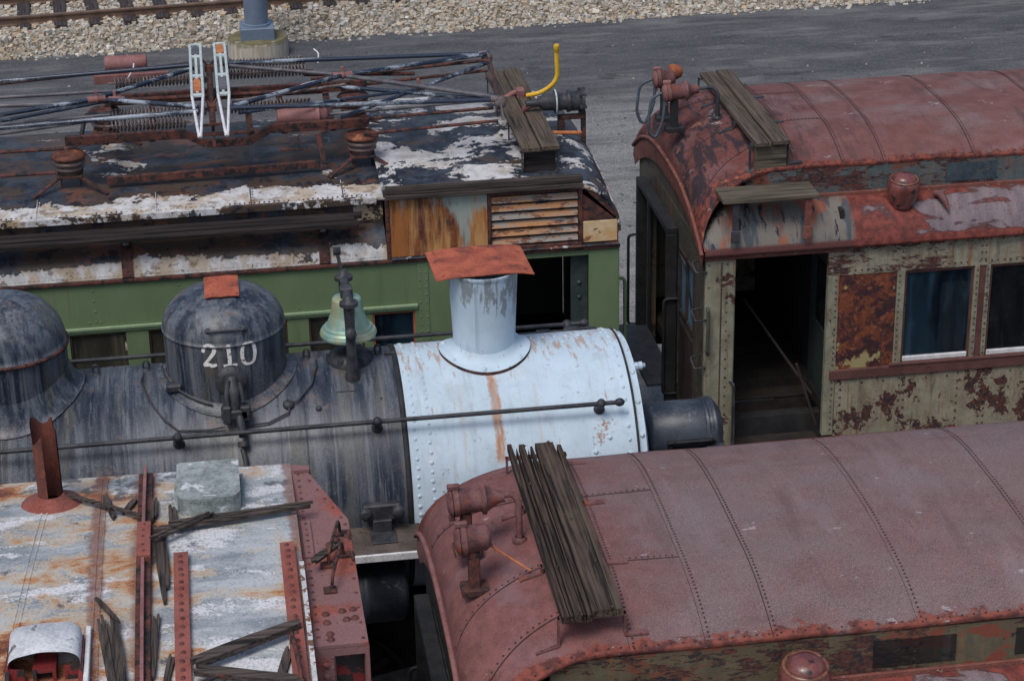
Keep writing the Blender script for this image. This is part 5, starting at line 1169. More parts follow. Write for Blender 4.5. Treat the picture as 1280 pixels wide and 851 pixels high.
# sand dome and steam dome
def dome(cx, rc, zcap, hcap, flare, mat, name, ring=False, zbase=3.30):
    g = Geo(); prof = []
    for k in range(15):
        a = math.pi/2*k/14; prof.append((rc*math.cos(a)**.86 if k < 14 else 0, zcap + hcap*math.sin(a)))
    low = [(rc-.012, zbase-.2), (rc-.006, zcap-.25), (rc-.003, zcap-.015), (rc-.003, zcap-.015), (rc+.006, zcap-.008), (rc+.006, zcap), (rc+.006, zcap)]
    g.lathe(low + prof, (cx, LY, 0), n=72)
    o = g.build(name, mat, root); g = Geo()
    def sk(u, v):
        th = 2*math.pi*u; r = lerp(rc-.004, rc+flare, v); x = cx + r*math.cos(th); y = r*math.sin(th)
        zb = BZ + math.sqrt(max(.01, (BR+.012)**2 - y*y))
        return Vector((x, LY+y, zb + (.16 if ring else .030)*(1-v)**(2.4 if ring else 2.6)))
    g.grid(72, 10, sk); g.build('dome_skirt', mat, o)
    if ring:
        g = Geo(); g.lathe([(rc, zcap-.03), (rc+.018, zcap-.025), (rc+.02, zcap-.005), (rc+.004, zcap+.005)], (cx, LY, 0), n=72); g.build('dome_band', M_redbrown, o)
    return o
d1 = dome(-.075, .487, 3.755, .315, .075, M_dome, 'steam_dome')
d2 = dome(-1.80, .487, 3.72, .40, .11, M_dome, 'sand_dome', True)
g = Geo(); g.lathe([(.05, 0), (.05, .03), (.03, .05), (0, .05)], (-1.86, LY-.1, 4.10), n=14); g.build('dome_plug', M_iron, d2)
g = Geo(); g.tube(bend([(-.20, LY-.43, 3.875), (-.20, LY-.47, 3.885), (.08, LY-.47, 3.885), (.08, LY-.43, 3.875)], .02), .011, 8)
for xx in (-.20, .08): g.lathe([(.03, 0), (.022, .02), (0, .02)], (xx, LY-.425, 3.87), (0, -.75, .6), 10)
g.build('dome_handle', M_iron, d1)
def wrap(cx, s, z, r=.4875):
    th = s/r; return Vector((cx + r*math.sin(th), LY - r*math.cos(th), z))
def stroke(name, pts, ws, s0, z0):
    # hand painted brush stroke laid round the dome
    g = Geo(); P = [Vector((p[0], p[1], 0)) for p in pts]; Q = []; Wd = []
    for i in range(len(P)-1):
        p0 = P[max(0, i-1)]; p1 = P[i]; p2 = P[i+1]; p3 = P[min(len(P)-1, i+2)]
        for k in range(6):
            t = k/6; Q.append(.5*((2*p1)+(p2-p0)*t+(2*p0-5*p1+4*p2-p3)*t*t+(3*p1-p0-3*p2+p3)*t*t*t)); Wd.append(lerp(ws[i], ws[i+1], t))
    Q.append(P[-1]); Wd.append(ws[-1]); vs = []
    for i, q in enumerate(Q):
        d = (Q[min(i+1, len(Q)-1)]-Q[max(0, i-1)]); d.normalize(); nn = Vector((-d.y, d.x, 0)); hw = Wd[i]*.5*(1+.12*mnoise.noise((q.x*60, q.y*60, 3)))
        for sg in (-1, 1): e = q + nn*hw*sg; vs.append(wrap(-.075, s0+e.x, z0+e.y))
        for sg in (1, -1): e = q + nn*hw*sg; vs.append(wrap(-.075, s0+e.x, z0+e.y, .4845))
    n = len(Q); g.add(vs, [(i*4+j, i*4+(j+1) % 4, (i+1)*4+(j+1) % 4, (i+1)*4+j) for i in range(n-1) for j in range(4)] + [(0, 1, 2, 3), tuple((n-1)*4+j for j in range(4))])
    return g
def digit(strokes, s0, z0):
    g = Geo()
    for pts, ws in strokes: q = stroke('', pts, ws, s0, z0); g.add(q.v, q.f)
    g.build('painted_digit', M_brush, d1)
H_ = .19
digit([([(.005, .135), (.012, .165), (.045, .188), (.085, .178), (.098, .145), (.08, .105), (.04, .055), (.008, .018)], [.02, .022, .022, .026, .032, .030, .022, .018]),
       ([(.004, .016), (.04, .022), (.075, .012), (.112, .022)], [.026, .032, .028, .022]), ([(.004, .125), (.014, .148), (.020, .156)], [.022, .030, .02])], -.185, 3.585)
digit([([(.005, .155), (.03, .170), (.048, .184)], [.016, .02, .024]), ([(.045, .188), (.049, .10), (.051, .012)], [.030, .032, .030]), ([(.0, .010), (.05, .013), (.108, .010)], [.018, .022, .018])], -.022, 3.585)
digit([([(.060, .186), (.022, .170), (.006, .095), (.020, .025), (.060, .006), (.100, .024), (.116, .095), (.102, .168), (.064, .187)], [.018, .024, .032, .026, .018, .024, .032, .026, .018])], .122, 3.578)
# check valve on the dome front with its curved pipes
g = Geo(); vx = -.045
g.lathe([(.13, 0), (.13, .02), (.11, .035), (.09, .05), (.07, .05), (0, .055)], (vx, LY-.50, 3.47), (0, -1, .12), 20)
for k in range(8): th = k*math.pi/4+.2; g.rivet((vx+.108*math.cos(th), LY-.522, 3.47+.108*math.sin(th)), (0, -1, .1), .013)
g.tube([(vx, LY-.54, 3.50), (vx+.01, LY-.62, 3.44), (vx+.01, LY-.64, 3.30)], [.045, .05, .045], 12); g.box(vx-.10, vx+.11, LY-.70, LY-.58, 3.22, 3.30, .012); g.box(vx-.09, vx-.02, LY-.71, LY-.62, 3.19, 3.34, .012); g.box(vx+.05, vx+.13, LY-.70, LY-.61, 3.20, 3.33, .012)
g.tube([(vx+.04, LY-.66, 3.26), (vx+.05, LY-.74, 3.18), (vx+.055, LY-.76, 3.10)], [.03, .035, .03], 10); g.lathe([(.042, 0), (.042, .04), (.042, .04), (0, .045)], (vx+.055, LY-.78, 3.07), (0, -.5, -.8), 6)
g.tube([(vx-.03, LY-.60, 3.52), (vx-.05, LY-.66, 3.40), (vx-.04, LY-.69, 3.30)], .022, 8); g.tube([(vx+.06, LY-.60, 3.50), (vx+.08, LY-.66, 3.36)], .02, 8)
cv = g.build('check_valve', M_iron, root)
def skin(x, y, off): return Vector((x, LY+y, BZ+math.sqrt(BR*BR-y*y)+off))
g = Geo(); g.tube([skin(vx-.08, -.66, .05)] + [skin(vx-.08-.12*k, -.66+.005*k, .03) for k in (1, 2, 3)] + [skin(-.60, -.55, .03), skin(-.70, -.38, .025), skin(-.76, -.15, .02), skin(-.74, .02, .02)], .008, 8); g.build('pipe', M_iron, cv)
g = Geo(); g.tube([skin(vx+.1, -.66, .05), skin(.22, -.64, .03), skin(.38, -.58, .03), skin(.40, -.50, .03), skin(.45, -.50, .03), skin(.58, -.35, .025), skin(.64, -.1, .02), skin(.64, .0, .02)], .008, 8); g.lathe([(.045, 0), (.045, .025), (.03, .04), (0, .045)], skin(.385, -.50, .0), (0, -.3, 1), 12); g.build('pipe', M_iron, cv)
g = Geo(); pts = [(-.075+.515*math.cos(R(a)), .515*math.sin(R(a))) for a in range(178, 262, 7)]; g.tube([skin(px, py, .06) for px, py in pts], .009, 8); g.box(-.56, -.44, LY-.34, LY-.24, 3.33, 3.39, .01); g.build('pipe', M_iron, cv)
g = Geo(); g.tube([bs(.0+.02*math.sin(k), R(50+k*5), BR+.03) for k in range(9)], .020, 8); g.build('pipe', M_iron, cv)
# bell in its yoke
bx = .915
g = Geo(); g.lathe([(0, 3.90), (.07, 3.905), (.112, 3.895), (.118, 3.88), (.125, 3.82), (.140, 3.74), (.170, 3.67), (.205, 3.63), (.226, 3.61), (.231, 3.59), (.226, 3.575), (.226, 3.575), (.205, 3.58), (.19, 3.62), (.12, 3.80)], (bx, LY, 0), n=48)
g.lathe([(.183, 3.655), (.192, 3.655), (.196, 3.645), (.19, 3.64)], (bx, LY, 0), n=48); g.lathe([(.21, 3.625), (.218, 3.625), (.221, 3.615), (.215, 3.612)], (bx, LY, 0), n=48); g.lathe([(0, 0), (.03, 0), (.035, -.05), (0, -.08)], (bx, LY, 3.60), n=14)
bl = g.build('bell', M_bell, root)
g = Geo(); g.lathe([(.19, 3.28), (.185, 3.36), (.17, 3.40), (.11, 3.43), (.05, 3.46), (0, 3.47)], (bx, LY, 0), n=32)
for a in range(0, 360, 60): g.lathe([(.03, 0), (.03, .06), (.03, .06), (0, .065)], (bx+.16*math.cos(R(a)), LY+.16*math.sin(R(a)), 3.35), n=6)
for sy in (-1, 1):
    yy = LY + sy*.275
    g.tube([(bx, yy-.0*sy, 3.26), (bx, yy, 3.40), (bx, yy+.02*sy, 3.55), (bx, yy, 3.75), (bx, yy-.01*sy, 3.90), (bx, yy, 3.965)], [.07, .048, .040, .040, .045, .042], 10)
    g.box(bx-.06, bx+.06, yy-.06, yy+.06, 3.22, 3.30, .012); g.lathe([(.075, 0), (.075, .03), (.075, .03), (.04, .05), (.03, .08), (0, .085)], (bx, yy, 3.94), n=16)
    g.lathe([(.045, 0), (.045, .05), (.03, .06), (0, .06)], (bx, yy+sy*.04, 3.72), (0, sy, 0), 12)
g.tube([(bx, LY-.26, 3.95), (bx, LY+.26, 3.95)], .035, 10); g.box(bx-.05, bx+.05, LY-.05, LY+.05, 3.90, 3.99, .01)
g.build('bell_yoke', M_iron, bl)
g = Geo(); g.bar((bx-.01, LY+.30, 3.98), (bx-.04, LY+.32, 4.17), .05, .03, (1, 0, 0), .006); g.lathe([(.035, -.03), (.035, .03), (0, .03)], (bx-.04, LY+.32, 4.17), (1, 0, 0), 10); g.build('bell_crank', M_iron, bl)
# handrails with stanchions
for sy in (-1, 1):
    def hp(x): return (x, LY+sy*.80, 3.16)
    g = Geo(); g.tube([hp(-3.5), hp(2.96)], .019, 10); g.lathe([(0, -.045), (.024, -.030), (.034, -.010), (.034, .010), (.024, .030), (0, .045)], hp(2.99), (1, 0, 0), 14); hr = g.build('boiler_handrail', M_iron, root)
    for xx in (-2.1, -.49, 1.06, 2.84):
        g = Geo(); p = Vector(hp(xx)); nr = Vector((0, sy*.80, .81)).normalized(); b = Vector((xx, LY, BZ)) + nr*BR
        g.lathe([(.045, -.01), (.045, .02), (.045, .02), (.028, .04), (.026, .09), (.028, .10), (.034, .115), (.037, .14), (.034, .162), (.02, .174), (0, .178)], b, nr, 16); g.build('stanchion', M_iron, hr)
g = Geo(); g.tube(bend([(1.25, LY+.70, 3.10), (1.40, LY+.72, 3.12), (2.86, LY+.73, 3.13), (3.08, LY+.75, 3.14), (3.16, LY+.78, 3.0), (3.17, LY+.85, 2.7)], .12), .016, 8); g.lathe([(.028, -.06), (.028, .06), (0, .06)], (2.62, LY+.73, 3.13), (1, 0, 0), 10); g.lathe([(.03, -.05), (.04, -.02), (.04, .04), (.03, .07)], (2.85, LY+.73, 3.13), (1, 0, 0), 10); g.build('pipe', M_iron, root)
# lagging lugs on the crown
for (xx, yy) in ((-1.12, .10), (-.72, .12), (.57, .10), (1.15, .08)):
    g = Geo(); p = skin(xx, yy, .0); g.tube([p+Vector((.025*math.cos(R(a)), 0, .035+.045*math.sin(R(a)))) for a in range(0, 361, 30)], .010, 6, False); g.lathe([(.04, -.01), (.03, .012), (0, .014)], p, (0, yy, 1), 10); g.build('lifting_eye', M_iron, root)
g = Geo(); g.tube([bs(1.2, R(-2), BR+.012), bs(1.29, R(-2), BR+.014)], .012, 6); g.build('boiler_stud', M_iron, root)
g = Geo(); g.rivet(bs(.62, R(33), BR), bn(R(33)), .028, .03, 8); g.build('boiler_stud', M_iron, root)
g = Geo(); g.rivet(bs(1.12, R(30), BR), bn(R(30)), .014, .01); g.build('boiler_stud', M_iron, root)
g = Geo(); g.box(.77, .93, LY-.42, LY-.40, 3.245, 3.262); g.build('boiler_tab', M_iron, root)
# running boards, brackets, reservoir, frames, wheels
for sy in (-1, 1):
    ya, yb2 = sorted((LY+sy*1.45, LY+sy*.88)); g = Geo(); g.box(-3.4, 3.3, ya, yb2, 2.315, 2.345, .004); rb = g.build('running_board', M_runb, root)
    g = Geo(); yo = LY+sy*1.463; g.box(-3.4, 3.3, yo-.012, yo+.012, 2.29, 2.352, .004); g.build('board_edge', M_white, rb)
    for xx in (-.6, 1.04):
        g = Geo(); g.box(xx-.15, xx+.15, LY+sy*1.06-.04, LY+sy*1.06+.04, 2.44, 2.58, .012); g.box(xx-.075, xx+.075, LY+sy*1.10-.03, LY+sy*1.10+.02, 2.345, 2.46, .006); g.box(xx-.1, xx+.1, LY+sy*1.2-.10, LY+sy*1.2+.10, 2.345, 2.36, .004)
        for q in (-.13, .13): g.lathe([(.05, 0), (.05, .03), (.035, .045), (.025, .05), (0, .05)], (xx+q, LY+sy*1.10, 2.52), (0, sy, 0), 12)
        g.build('board_bracket', M_iron, root)
g = Geo(); g.lathe([(0, -1.0), (.17, -.99), (.26, -.94), (.26, .85), (.26, .85), (.265, .853), (.265, .90), (.26, .903), (.26, 1.16), (.18, 1.21), (0, 1.22)], (0, LY-1.15, 1.86), (1, 0, 0), 32); g.build('air_reservoir', M_resv, root)
g = Geo(); g.lathe([(0, 0), (.30, 0), (.30, .9), (0, .9)], (1.6, LY-1.0, 1.0), (1, 0, 0), 28); g.box(1.55, 2.55, LY-1.25, LY-.7, 1.28, 1.7, .02); g.build('cylinder', M_black, root)
g = Geo(); g.lathe([(0, 0), (.30, 0), (.30, .9), (0, .9)], (1.6, LY+1.0, 1.0), (1, 0, 0), 28); g.box(1.55, 2.55, LY+.7, LY+1.25, 1.28, 1.7, .02); g.build('cylinder', M_black, root)
g = Geo(); g.box(-3.4, 3.35, LY-.62, LY+.62, .75, 1.38, .01); g.box(3.351, 3.55, LY-1.2, LY+1.2, .55, .95, .02); g.box(3.2, 4.1, LY-.5, LY+.5, 1.90, 2.02, .01); g.box(3.2, 3.5, LY-.3, LY+.3, 2.021, 2.20, .01); g.build('frame', M_black, root)
for xx in (-2.4, -.9, .6):
    for sy in (-1, 1):
        g = Geo(); g.lathe([(0, -.05), (.12, -.09), (.13, -.02), (.55, -.02), (.56, -.04), (.62, -.04), (.62, .06), (.65, .07), (.65, .09)], (xx, LY+sy*.74, .65), (0, sy, 0), 36)
        for k in range(10): th = k*math.pi/5; g.bar((xx+.12*math.cos(th), LY+sy*.77, .65+.12*math.sin(th)), (xx+.56*math.cos(th), LY+sy*.77, .65+.56*math.sin(th)), .06, .04, (0, 1, 0))
        g.build('driving_wheel', M_black, root)
for xx in (2.1, 3.0):
    for sy in (-1, 1):
        g = Geo(); g.lathe([(0, -.04), (.3, -.02), (.36, -.02), (.36, .06), (.39, .07), (.39, .09)], (xx, LY+sy*.72, .39), (0, sy, 0), 28); g.build('leading_wheel', M_black, root)
g = Geo(); g.bar((-2.4, LY-.86, .45), (.6, LY-.86, .45), .05, .11); g.bar((-.9, LY-.94, .5), (1.6, LY-.96, 1.0), .05, .10); g.build('coupling_rod', M_iron, root)
# cab beyond the left of the picture
g = Geo(); openwall(g, -5.4, -3.6, 1.2, 3.6, LY-1.35, LY-1.30, [(-5.1, -4.5, 2.3, 3.2), (-4.35, -3.8, 2.3, 3.2)]); openwall(g, -5.4, -3.6, 1.2, 3.6, LY+1.30, LY+1.35, [(-5.1, -4.5, 2.3, 3.2)]); g.box(-3.64, -3.6, LY-1.29, LY+1.29, 1.2, 3.6)
g.grid(2, 16, lambda u, v: Vector((-5.6+2.1*u, LY-1.45+2.9*v, 3.62+.28*(1-(2*v-1)**2)))); g.build('cab', M_boiler, root)
# headlight ahead of the smokebox
g = Geo(); hz = 2.46; hx = 3.40
g.lathe([(0, -.02), (.24, -.02), (.258, 0), (.258, .44), (.258, .44), (.268, .442), (.268, .47), (.268, .47), (.26, .472), (.26, .50), (.272, .505), (.272, .535), (.272, .535), (.24, .56), (.18, .60)], (hx, LY, hz), (1, 0, 0), 48)
g.box(hx+.42, hx+.58, LY-.33, LY-.27, hz-.08, hz-.01, .008)
hl = g.build('headlight', M_lamp, root)
g = Geo(); g.lathe([(.185, .58), (.1, .60), (0, .605)], (hx, LY, hz), (1, 0, 0), 32); g.build('lens', M_glassk, hl)
g = Geo(); g.box(hx+.10, hx+.50, LY-.315, LY-.20, hz-.23, hz+.04, .006); g.tube([(hx+.09, LY-.318, hz+.045), (hx+.51, LY-.318, hz+.045)], .014, 8); 
for q in (.14, .46): g.lathe([(.02, -.02), (.02, .02), (0, .02)], (hx+q, LY-.32, hz+.05), (1, 0, 0), 8)
g.build('side_plate', M_black, hl)
g = Geo(); g.box(hx+.135, hx+.465, LY-.319, LY-.315, hz-.20, hz+.01); g.build('side_glass', M_glassk, hl)
g = Geo(); g.box(hx+.05, hx+.5, LY-.2, LY+.2, 2.021, hz-.2, .01); g.build('headlight_bracket', M_black, hl)

def sheet(name, cx, cy, z, w, d, rot, tilt, label, holes=True, t=.008):
    g = Geo(); M = Matrix.Translation((cx, cy, z)) @ Matrix.Rotation(rot, 4, 'Z') @ Matrix.Rotation(tilt, 4, 'X')
    n = 10
    for s in (0, 1):
        vs = [M @ Vector((-w/2+w*i/n, -d/2+d*j/n, (t if s else 0)+.005*mnoise.noise((i*.35, j*.4, cx*3)) - .03*w*((abs(i-5)/5)**4) )) for i in range(n+1) for j in range(n+1)]
        g.add(vs, [(i*(n+1)+j, (i+1)*(n+1)+j, (i+1)*(n+1)+j+1, i*(n+1)+j+1) for i in range(n) for j in range(n)], True)
    vs = []
    for (i, j) in [(i, 0) for i in range(n)] + [(n, j) for j in range(n)] + [(n-i, n) for i in range(n)] + [(0, n-j) for j in range(n)]:
        for s in (0, t): vs.append(M @ Vector((-w/2+w*i/n, -d/2+d*j/n, s + .005*mnoise.noise((i*.35, j*.4, cx*3)) - .03*w*((abs(i-5)/5)**4))))
    q = len(vs)//2; g.add(vs, [(k*2, (k*2+2) % (2*q), (k*2+3) % (2*q), k*2+1) for k in range(q)])
    for (a, b) in ((-.42, -.40), (.43, -.38), (-.43, .40)):
        if holes: g.lathe([(.012, t+.001), (.012, t+.003), (0, t+.003)], M @ Vector((a*w, b*d, 0)), (0, 0, 1), 10)
    return mesh_thing(g, name, M_sheet, (cx, cy, z), label, 'metal sheet')
sheet('rusty_sheet', 2.005, 16.10, 4.085, .79, .66, R(1.5), R(-1.0), 'large rust red metal sheet covering the top of the pale blue chimney')
sheet('rusty_sheet', -.070, 15.95, 4.085, .27, .33, R(0), R(7), 'small rust red plate lying on top of the dome marked 210')

# ------------------------------------------------------------------ silver roofed red wagon
WX, WY = -1.0, 11.8
root = thing('work_wagon', 'red wagon with rust stained silver roof and stub stove pipe', 'railway wagon', (WX, WY, 0))
x0, x1, y0, y1 = -5.0, .315, 10.25, 13.27
def wr(x, y): return 3.83 + .085*(1-((y-11.76)/1.51)**2) + .004*mnoise.noise((x*1.4, y*1.4, 2))
def fy(x): return 13.30 + .030*min(4, x1-x)
g = Geo(); nx, ny = 54, 28; vs = []
for i in range(nx+1):
    for j in range(ny+1): x = x0+(x1-x0)*i/nx; y = y0+(fy(x)-y0)*j/ny; vs.append(Vector((x, y, wr(x, y))))
g.add(vs, [(i*(ny+1)+j, (i+1)*(ny+1)+j, (i+1)*(ny+1)+j+1, i*(ny+1)+j+1) for i in range(nx) for j in range(ny)], True)
rim = [(x0, y0), (x1, y0), (x1, fy(x1)), (x0, fy(x0))]
for (a, b) in ((0, 1), (1, 2), (2, 3), (3, 0)):
    A, B = rim[a], rim[b]; q = []
    for k in range(21): x = lerp(A[0], B[0], k/20); y = lerp(A[1], B[1], k/20); q += [Vector((x, y, wr(x, y))), Vector((x, y, wr(x, y)-.05))]
    g.add(q, [(k*2, k*2+2, k*2+3, k*2+1) for k in range(20)])
for xx in (-.955, -1.30, -2.4, -3.5):
    for dx in (0, .035): g.tube([(xx+dx - (.19 if xx == -1.30 else 0)*(1-k/30), y0+(y1-y0)*k/30, wr(xx, y0+(y1-y0)*k/30)-.001) for k in range(31)], .007, 5)
for k in range(40): g.rivet((-.93, 10.3+k*.074, wr(-.93, 10.3+k*.074)), (0, 0, 1), .008)
roof = g.build('silver_roof', M_silver, root)
def strap(name, xa, xb, ya, yb2, mat, h=.02, riv=.10, r=.014, cols=1, dz=0.0):
    g = Geo(); gr = Geo(); n = 12; vs = []
    for k in range(n+1):
        y = lerp(ya, yb2, k/n); zb = wr((xa+xb)/2, y)+dz; vs += [(xa, y, zb-.004), (xb, y, zb-.004), (xb, y, zb+h), (xa, y, zb+h)]
    g.add(vs, [(i*4+j, i*4+(j+1) % 4, (i+1)*4+(j+1) % 4, (i+1)*4+j) for i in range(n) for j in range(4)] + [(0, 1, 2, 3), tuple(n*4+j for j in range(4))])
    y = ya+.06
    while y < yb2-.03:
        gr.rivet(((xa+xb)/2+rr.uniform(-.004, .004), y, wr((xa+xb)/2, y)+h+dz), (0, 0, 1), r, r*.8); y += riv*rr.uniform(.8, 1.15)
    return g.build(name, mat, root, gr, M_darkred)
strap('roof_beam', -.705, -.615, 10.27, 13.25, M_redbrown, .035, .06, .009); strap('roof_beam_angle', -.672, -.652, 10.27, 13.3, M_mauve, .075, 9)
strap('splice_plate', -.70, -.615, 11.88, 12.34, M_oxide2, .085, .10, .012)
strap('riveted_strap', -.475, -.385, 10.27, 11.95, M_oxide2, .045, .085, .018); strap('riveted_strap', .185, .275, 10.27, 11.97, M_oxide2, .045, .085, .018)
strap('roof_edge_trim', .293, .322, 10.3, 11.75, M_trim, .02, 9)
# square hood and open fronted hood
g = Geo()
def hood(u, v, xa, xb, ya, yb2, zb, h):
    x = lerp(xa, xb, u); y = lerp(ya, yb2, v); return Vector((x, y, zb + h))
def rprism(g, xa, xb, ya, yb2, z0, z1, r, top=0.0):
    pts = []
    for (cx, cy, a0) in ((xb-r, ya+r, -90), (xb-.03, yb2-.03, 0), (xa+.03, yb2-.03, 90), (xa+r, ya+r, 180)):
        rad = r if cy < (ya+yb2)/2 else .03
        for k in range(7): a = R(a0+90*k/6); pts.append((cx+rad*math.cos(a), cy+rad*math.sin(a)))
    g.prism(pts, 'xy', z0, z1)
rprism(g, -.445, -.035, 12.52, 13.06, 3.84, 4.02, .10); g.rivets((-.36, 12.518, 4.0), (-.12, 12.518, 4.0), .03, (0, -1, 0), .006); g.box(-.47, -.445, 12.62, 13.07, 3.84, 3.90, .004); g.box(-.035, -.01, 12.62, 13.07, 3.84, 3.90, .004)
for q in (12.68, 12.83, 12.98): g.rivet((-.457, q, 3.90), (0, 0, 1), .014); g.rivet((-.022, q, 3.90), (0, 0, 1), .014)
g.build('roof_hood', M_silver2, root)
g = Geo(); sec = [(-1.415, 3.96)] + [(-1.21-.205*math.cos(R(a)), 3.96+.0+.10*math.sin(R(a))**.6) for a in range(8, 173, 8)] + [(-1.005, 3.96)]
n = len(sec); vs = [(p[0], 10.75, p[1]) for p in sec] + [(p[0], 11.06, p[1]+.005) for p in sec] + [(-1.21+(p[0]+1.21)*.86, 11.14, 3.90) for p in sec]
g.add(vs, [(r*n+i, r*n+i+1, (r+1)*n+i+1, (r+1)*n+i) for r in range(2) for i in range(n-1)], True); g.v = [tuple(Vector(v)+Vector((.006*mnoise.noise((v[0]*9, v[1]*9, 3)), 0, .012*mnoise.noise((v[0]*8, v[1]*8, 1))))) for v in g.v]; hd = g.build('vent_hood', M_snow, root)
for s in (-1, 1):
    g = Geo(); g.prism([(10.52, 3.86), (11.06, 3.86), (11.06, 3.965), (10.80, 3.965), (10.68, 3.95), (10.57, 3.91)], 'yz', -1.21+s*.205-.012, -1.21+s*.205+.012); g.prism([(-1.21+s*.2, 3.86), (-1.21+s*.11, 3.86), (-1.21+s*.11, 3.955), (-1.21+s*.2, 3.965)], 'xz', 10.74, 10.76); g.build('hood_cheek', M_redpanel, hd)
g = Geo(); g.box(-1.39, -1.03, 11.0, 11.02, 3.86, 3.96); g.build('hood_inside', M_silver2, hd)
g = Geo(); g.box(-1.275, -1.255, 10.73, 11.0, 3.86, 3.955); g.box(-1.165, -1.145, 10.73, 11.0, 3.86, 3.955); g.box(-1.254, -1.166, 10.74, 10.99, 3.93, 3.955); g.build('hood_centre_frame', M_redpanel, hd)
g = Geo(); g.box(-1.252, -1.168, 10.80, 10.81, 3.86, 3.928); g.build('hood_damper', M_black, hd)
g = Geo(); g.box(-.99, -.96, 10.27, 11.2, 3.86, 3.94, .004); g.build('roof_flashing', M_white, root)
# stove pipe: rust cone and a split pipe
g = Geo(); g.lathe([(.205, -.015), (.20, .012), (.15, .03), (.10, .06), (.088, .085), (.088, .085), (.08, .085)], (-1.275, 12.93, wr(-1.275, 12.93)-.01), n=40); sp = g.build('pipe_base', M_oxide2, root)
g = Geo(); zb = wr(-1.275, 12.93)
def pipe(u, v, r, a0=-8, a1=262):
    a = R(a0+(a1-a0)*u); top = 4.40 + .035*math.sin(3*a) + (.05 if 40 < math.degrees(a) < 200 else -.04); return Vector((-1.275+r*math.cos(a), 12.93+r*math.sin(a), lerp(zb+.02, top, v)))
g.grid(30, 8, lambda u, v: pipe(u, v, .082)); g.grid(30, 8, lambda u, v: pipe(u, v, .076)); g.build('stove_pipe', M_stove, sp)
# red end sheet with its bevelled corner and the body
g = Geo(); ez = 3.835
g.prism([(.318, 10.9), (.645, 10.9), (.645, 12.42), (.43, 13.12), (.40, 13.24), (.318, 13.26)], 'xy', ez-.02, ez)
gr = Geo()
for (xa, ya, xb, yb2, sp_) in ((.36, 11.0, .36, 13.1, .085), (.62, 10.95, .62, 12.35, .16), (.60, 12.45, .43, 13.0, .14)): gr.rivets((xa, ya, ez), (xb, yb2, ez), sp_, (0, 0, 1), .015)
for (xx, yy) in ((.42, 11.25), (.42, 11.15), (.52, 11.27), (.585, 11.28), (.54, 11.17), (.59, 11.18), (.43, 11.02), (.43, 10.96), (.55, 12.15), (.55, 12.05), (.50, 12.1), (.62, 12.2)): gr.rivet((xx, yy, ez), (0, 0, 1), .028, .02, 8)
g.box(.335, .40, 11.95, 12.42, ez, ez+.014, .004); gr.rivets((.367, 12.0, ez+.014), (.367, 12.38, ez+.014), .075, (0, 0, 1), .012)
g.box(.33, .44, 13.12, 13.18, ez, ez+.03, .004); gr.rivet((.385, 13.20, ez), (0, 0, 1), .022, .016, 8)
es = g.build('end_sheet', M_oxide, root, gr, M_darkred)
for (a, b) in (((.60, 12.22), (.475, 11.83)), ((.60, 11.94), (.475, 11.52))):
    g = Geo(); g.tube(bend([(a[0]-.02, a[1], ez), (a[0]-.03, a[1], ez+.11), (b[0]+.01, b[1], ez+.11), (b[0], b[1], ez)], .04), .011, 8); g.box(a[0]-.07, a[0]+.05, a[1]-.03, a[1]+.03, ez, ez+.02, .004); g.box(b[0]-.05, b[0]+.03, b[1]-.035, b[1]+.035, ez, ez+.02, .004); g.tube([(a[0]+.03, a[1], ez+.02), (a[0]+.03, a[1]-.09, ez+.03)], .012, 6); g.build('grab_iron', M_redbrown, es)
g = Geo(); g.box(x0+.05, .318, 10.32, 13.2, .95, 3.80); g.build('body', M_oxide, root)
g = Geo(); openwall(g, .319, .65, .95, 3.812, 10.9, 10.93, [(.44, .625, 2.6, 3.76)]); g.box(.62, .65, 10.931, 12.4, .95, 3.812); g.box(.32, .45, 10.931, 13.2, .95, 3.81)
for zz in (3.70, 3.62, 3.5, 3.4): g.rivet((.39, 10.9, zz), (0, -1, 0), .022, .016, 8)
g.rivets((.43, 10.9, 2.7), (.43, 10.9, 3.75), .07, (0, -1, 0), .010); g.build('end_wall', M_oxide, root)
g = Geo(); g.box(.452, .618, 10.99, 11.02, 2.3, 3.80); g.rivets((.475, 10.99, 3.2), (.475, 10.99, 3.72), .075, (0, -1, 0), .014); g.build('end_panel', M_redpanel, root)
g = Geo(); g.box(x0+.1, .6, 10.9, 12.8, .55, .945); g.build('underframe', M_black, root)
wheelset(root, (-.5, -2.2, -3.9), 11.85)
for (a, b) in (((.23, 10.42), (.20, 10.82)), ((-.45, 10.36), (-.20, 10.44))):
    g = Geo(); za = wr(*a)+.06; g.tube(bend([(a[0], a[1], za-.04), (a[0], a[1], za+.06), (b[0], b[1], za+.10), (b[0], b[1], za-.04)], .04), .013, 8); g.build('roof_grab_iron', M_redbrown, root)

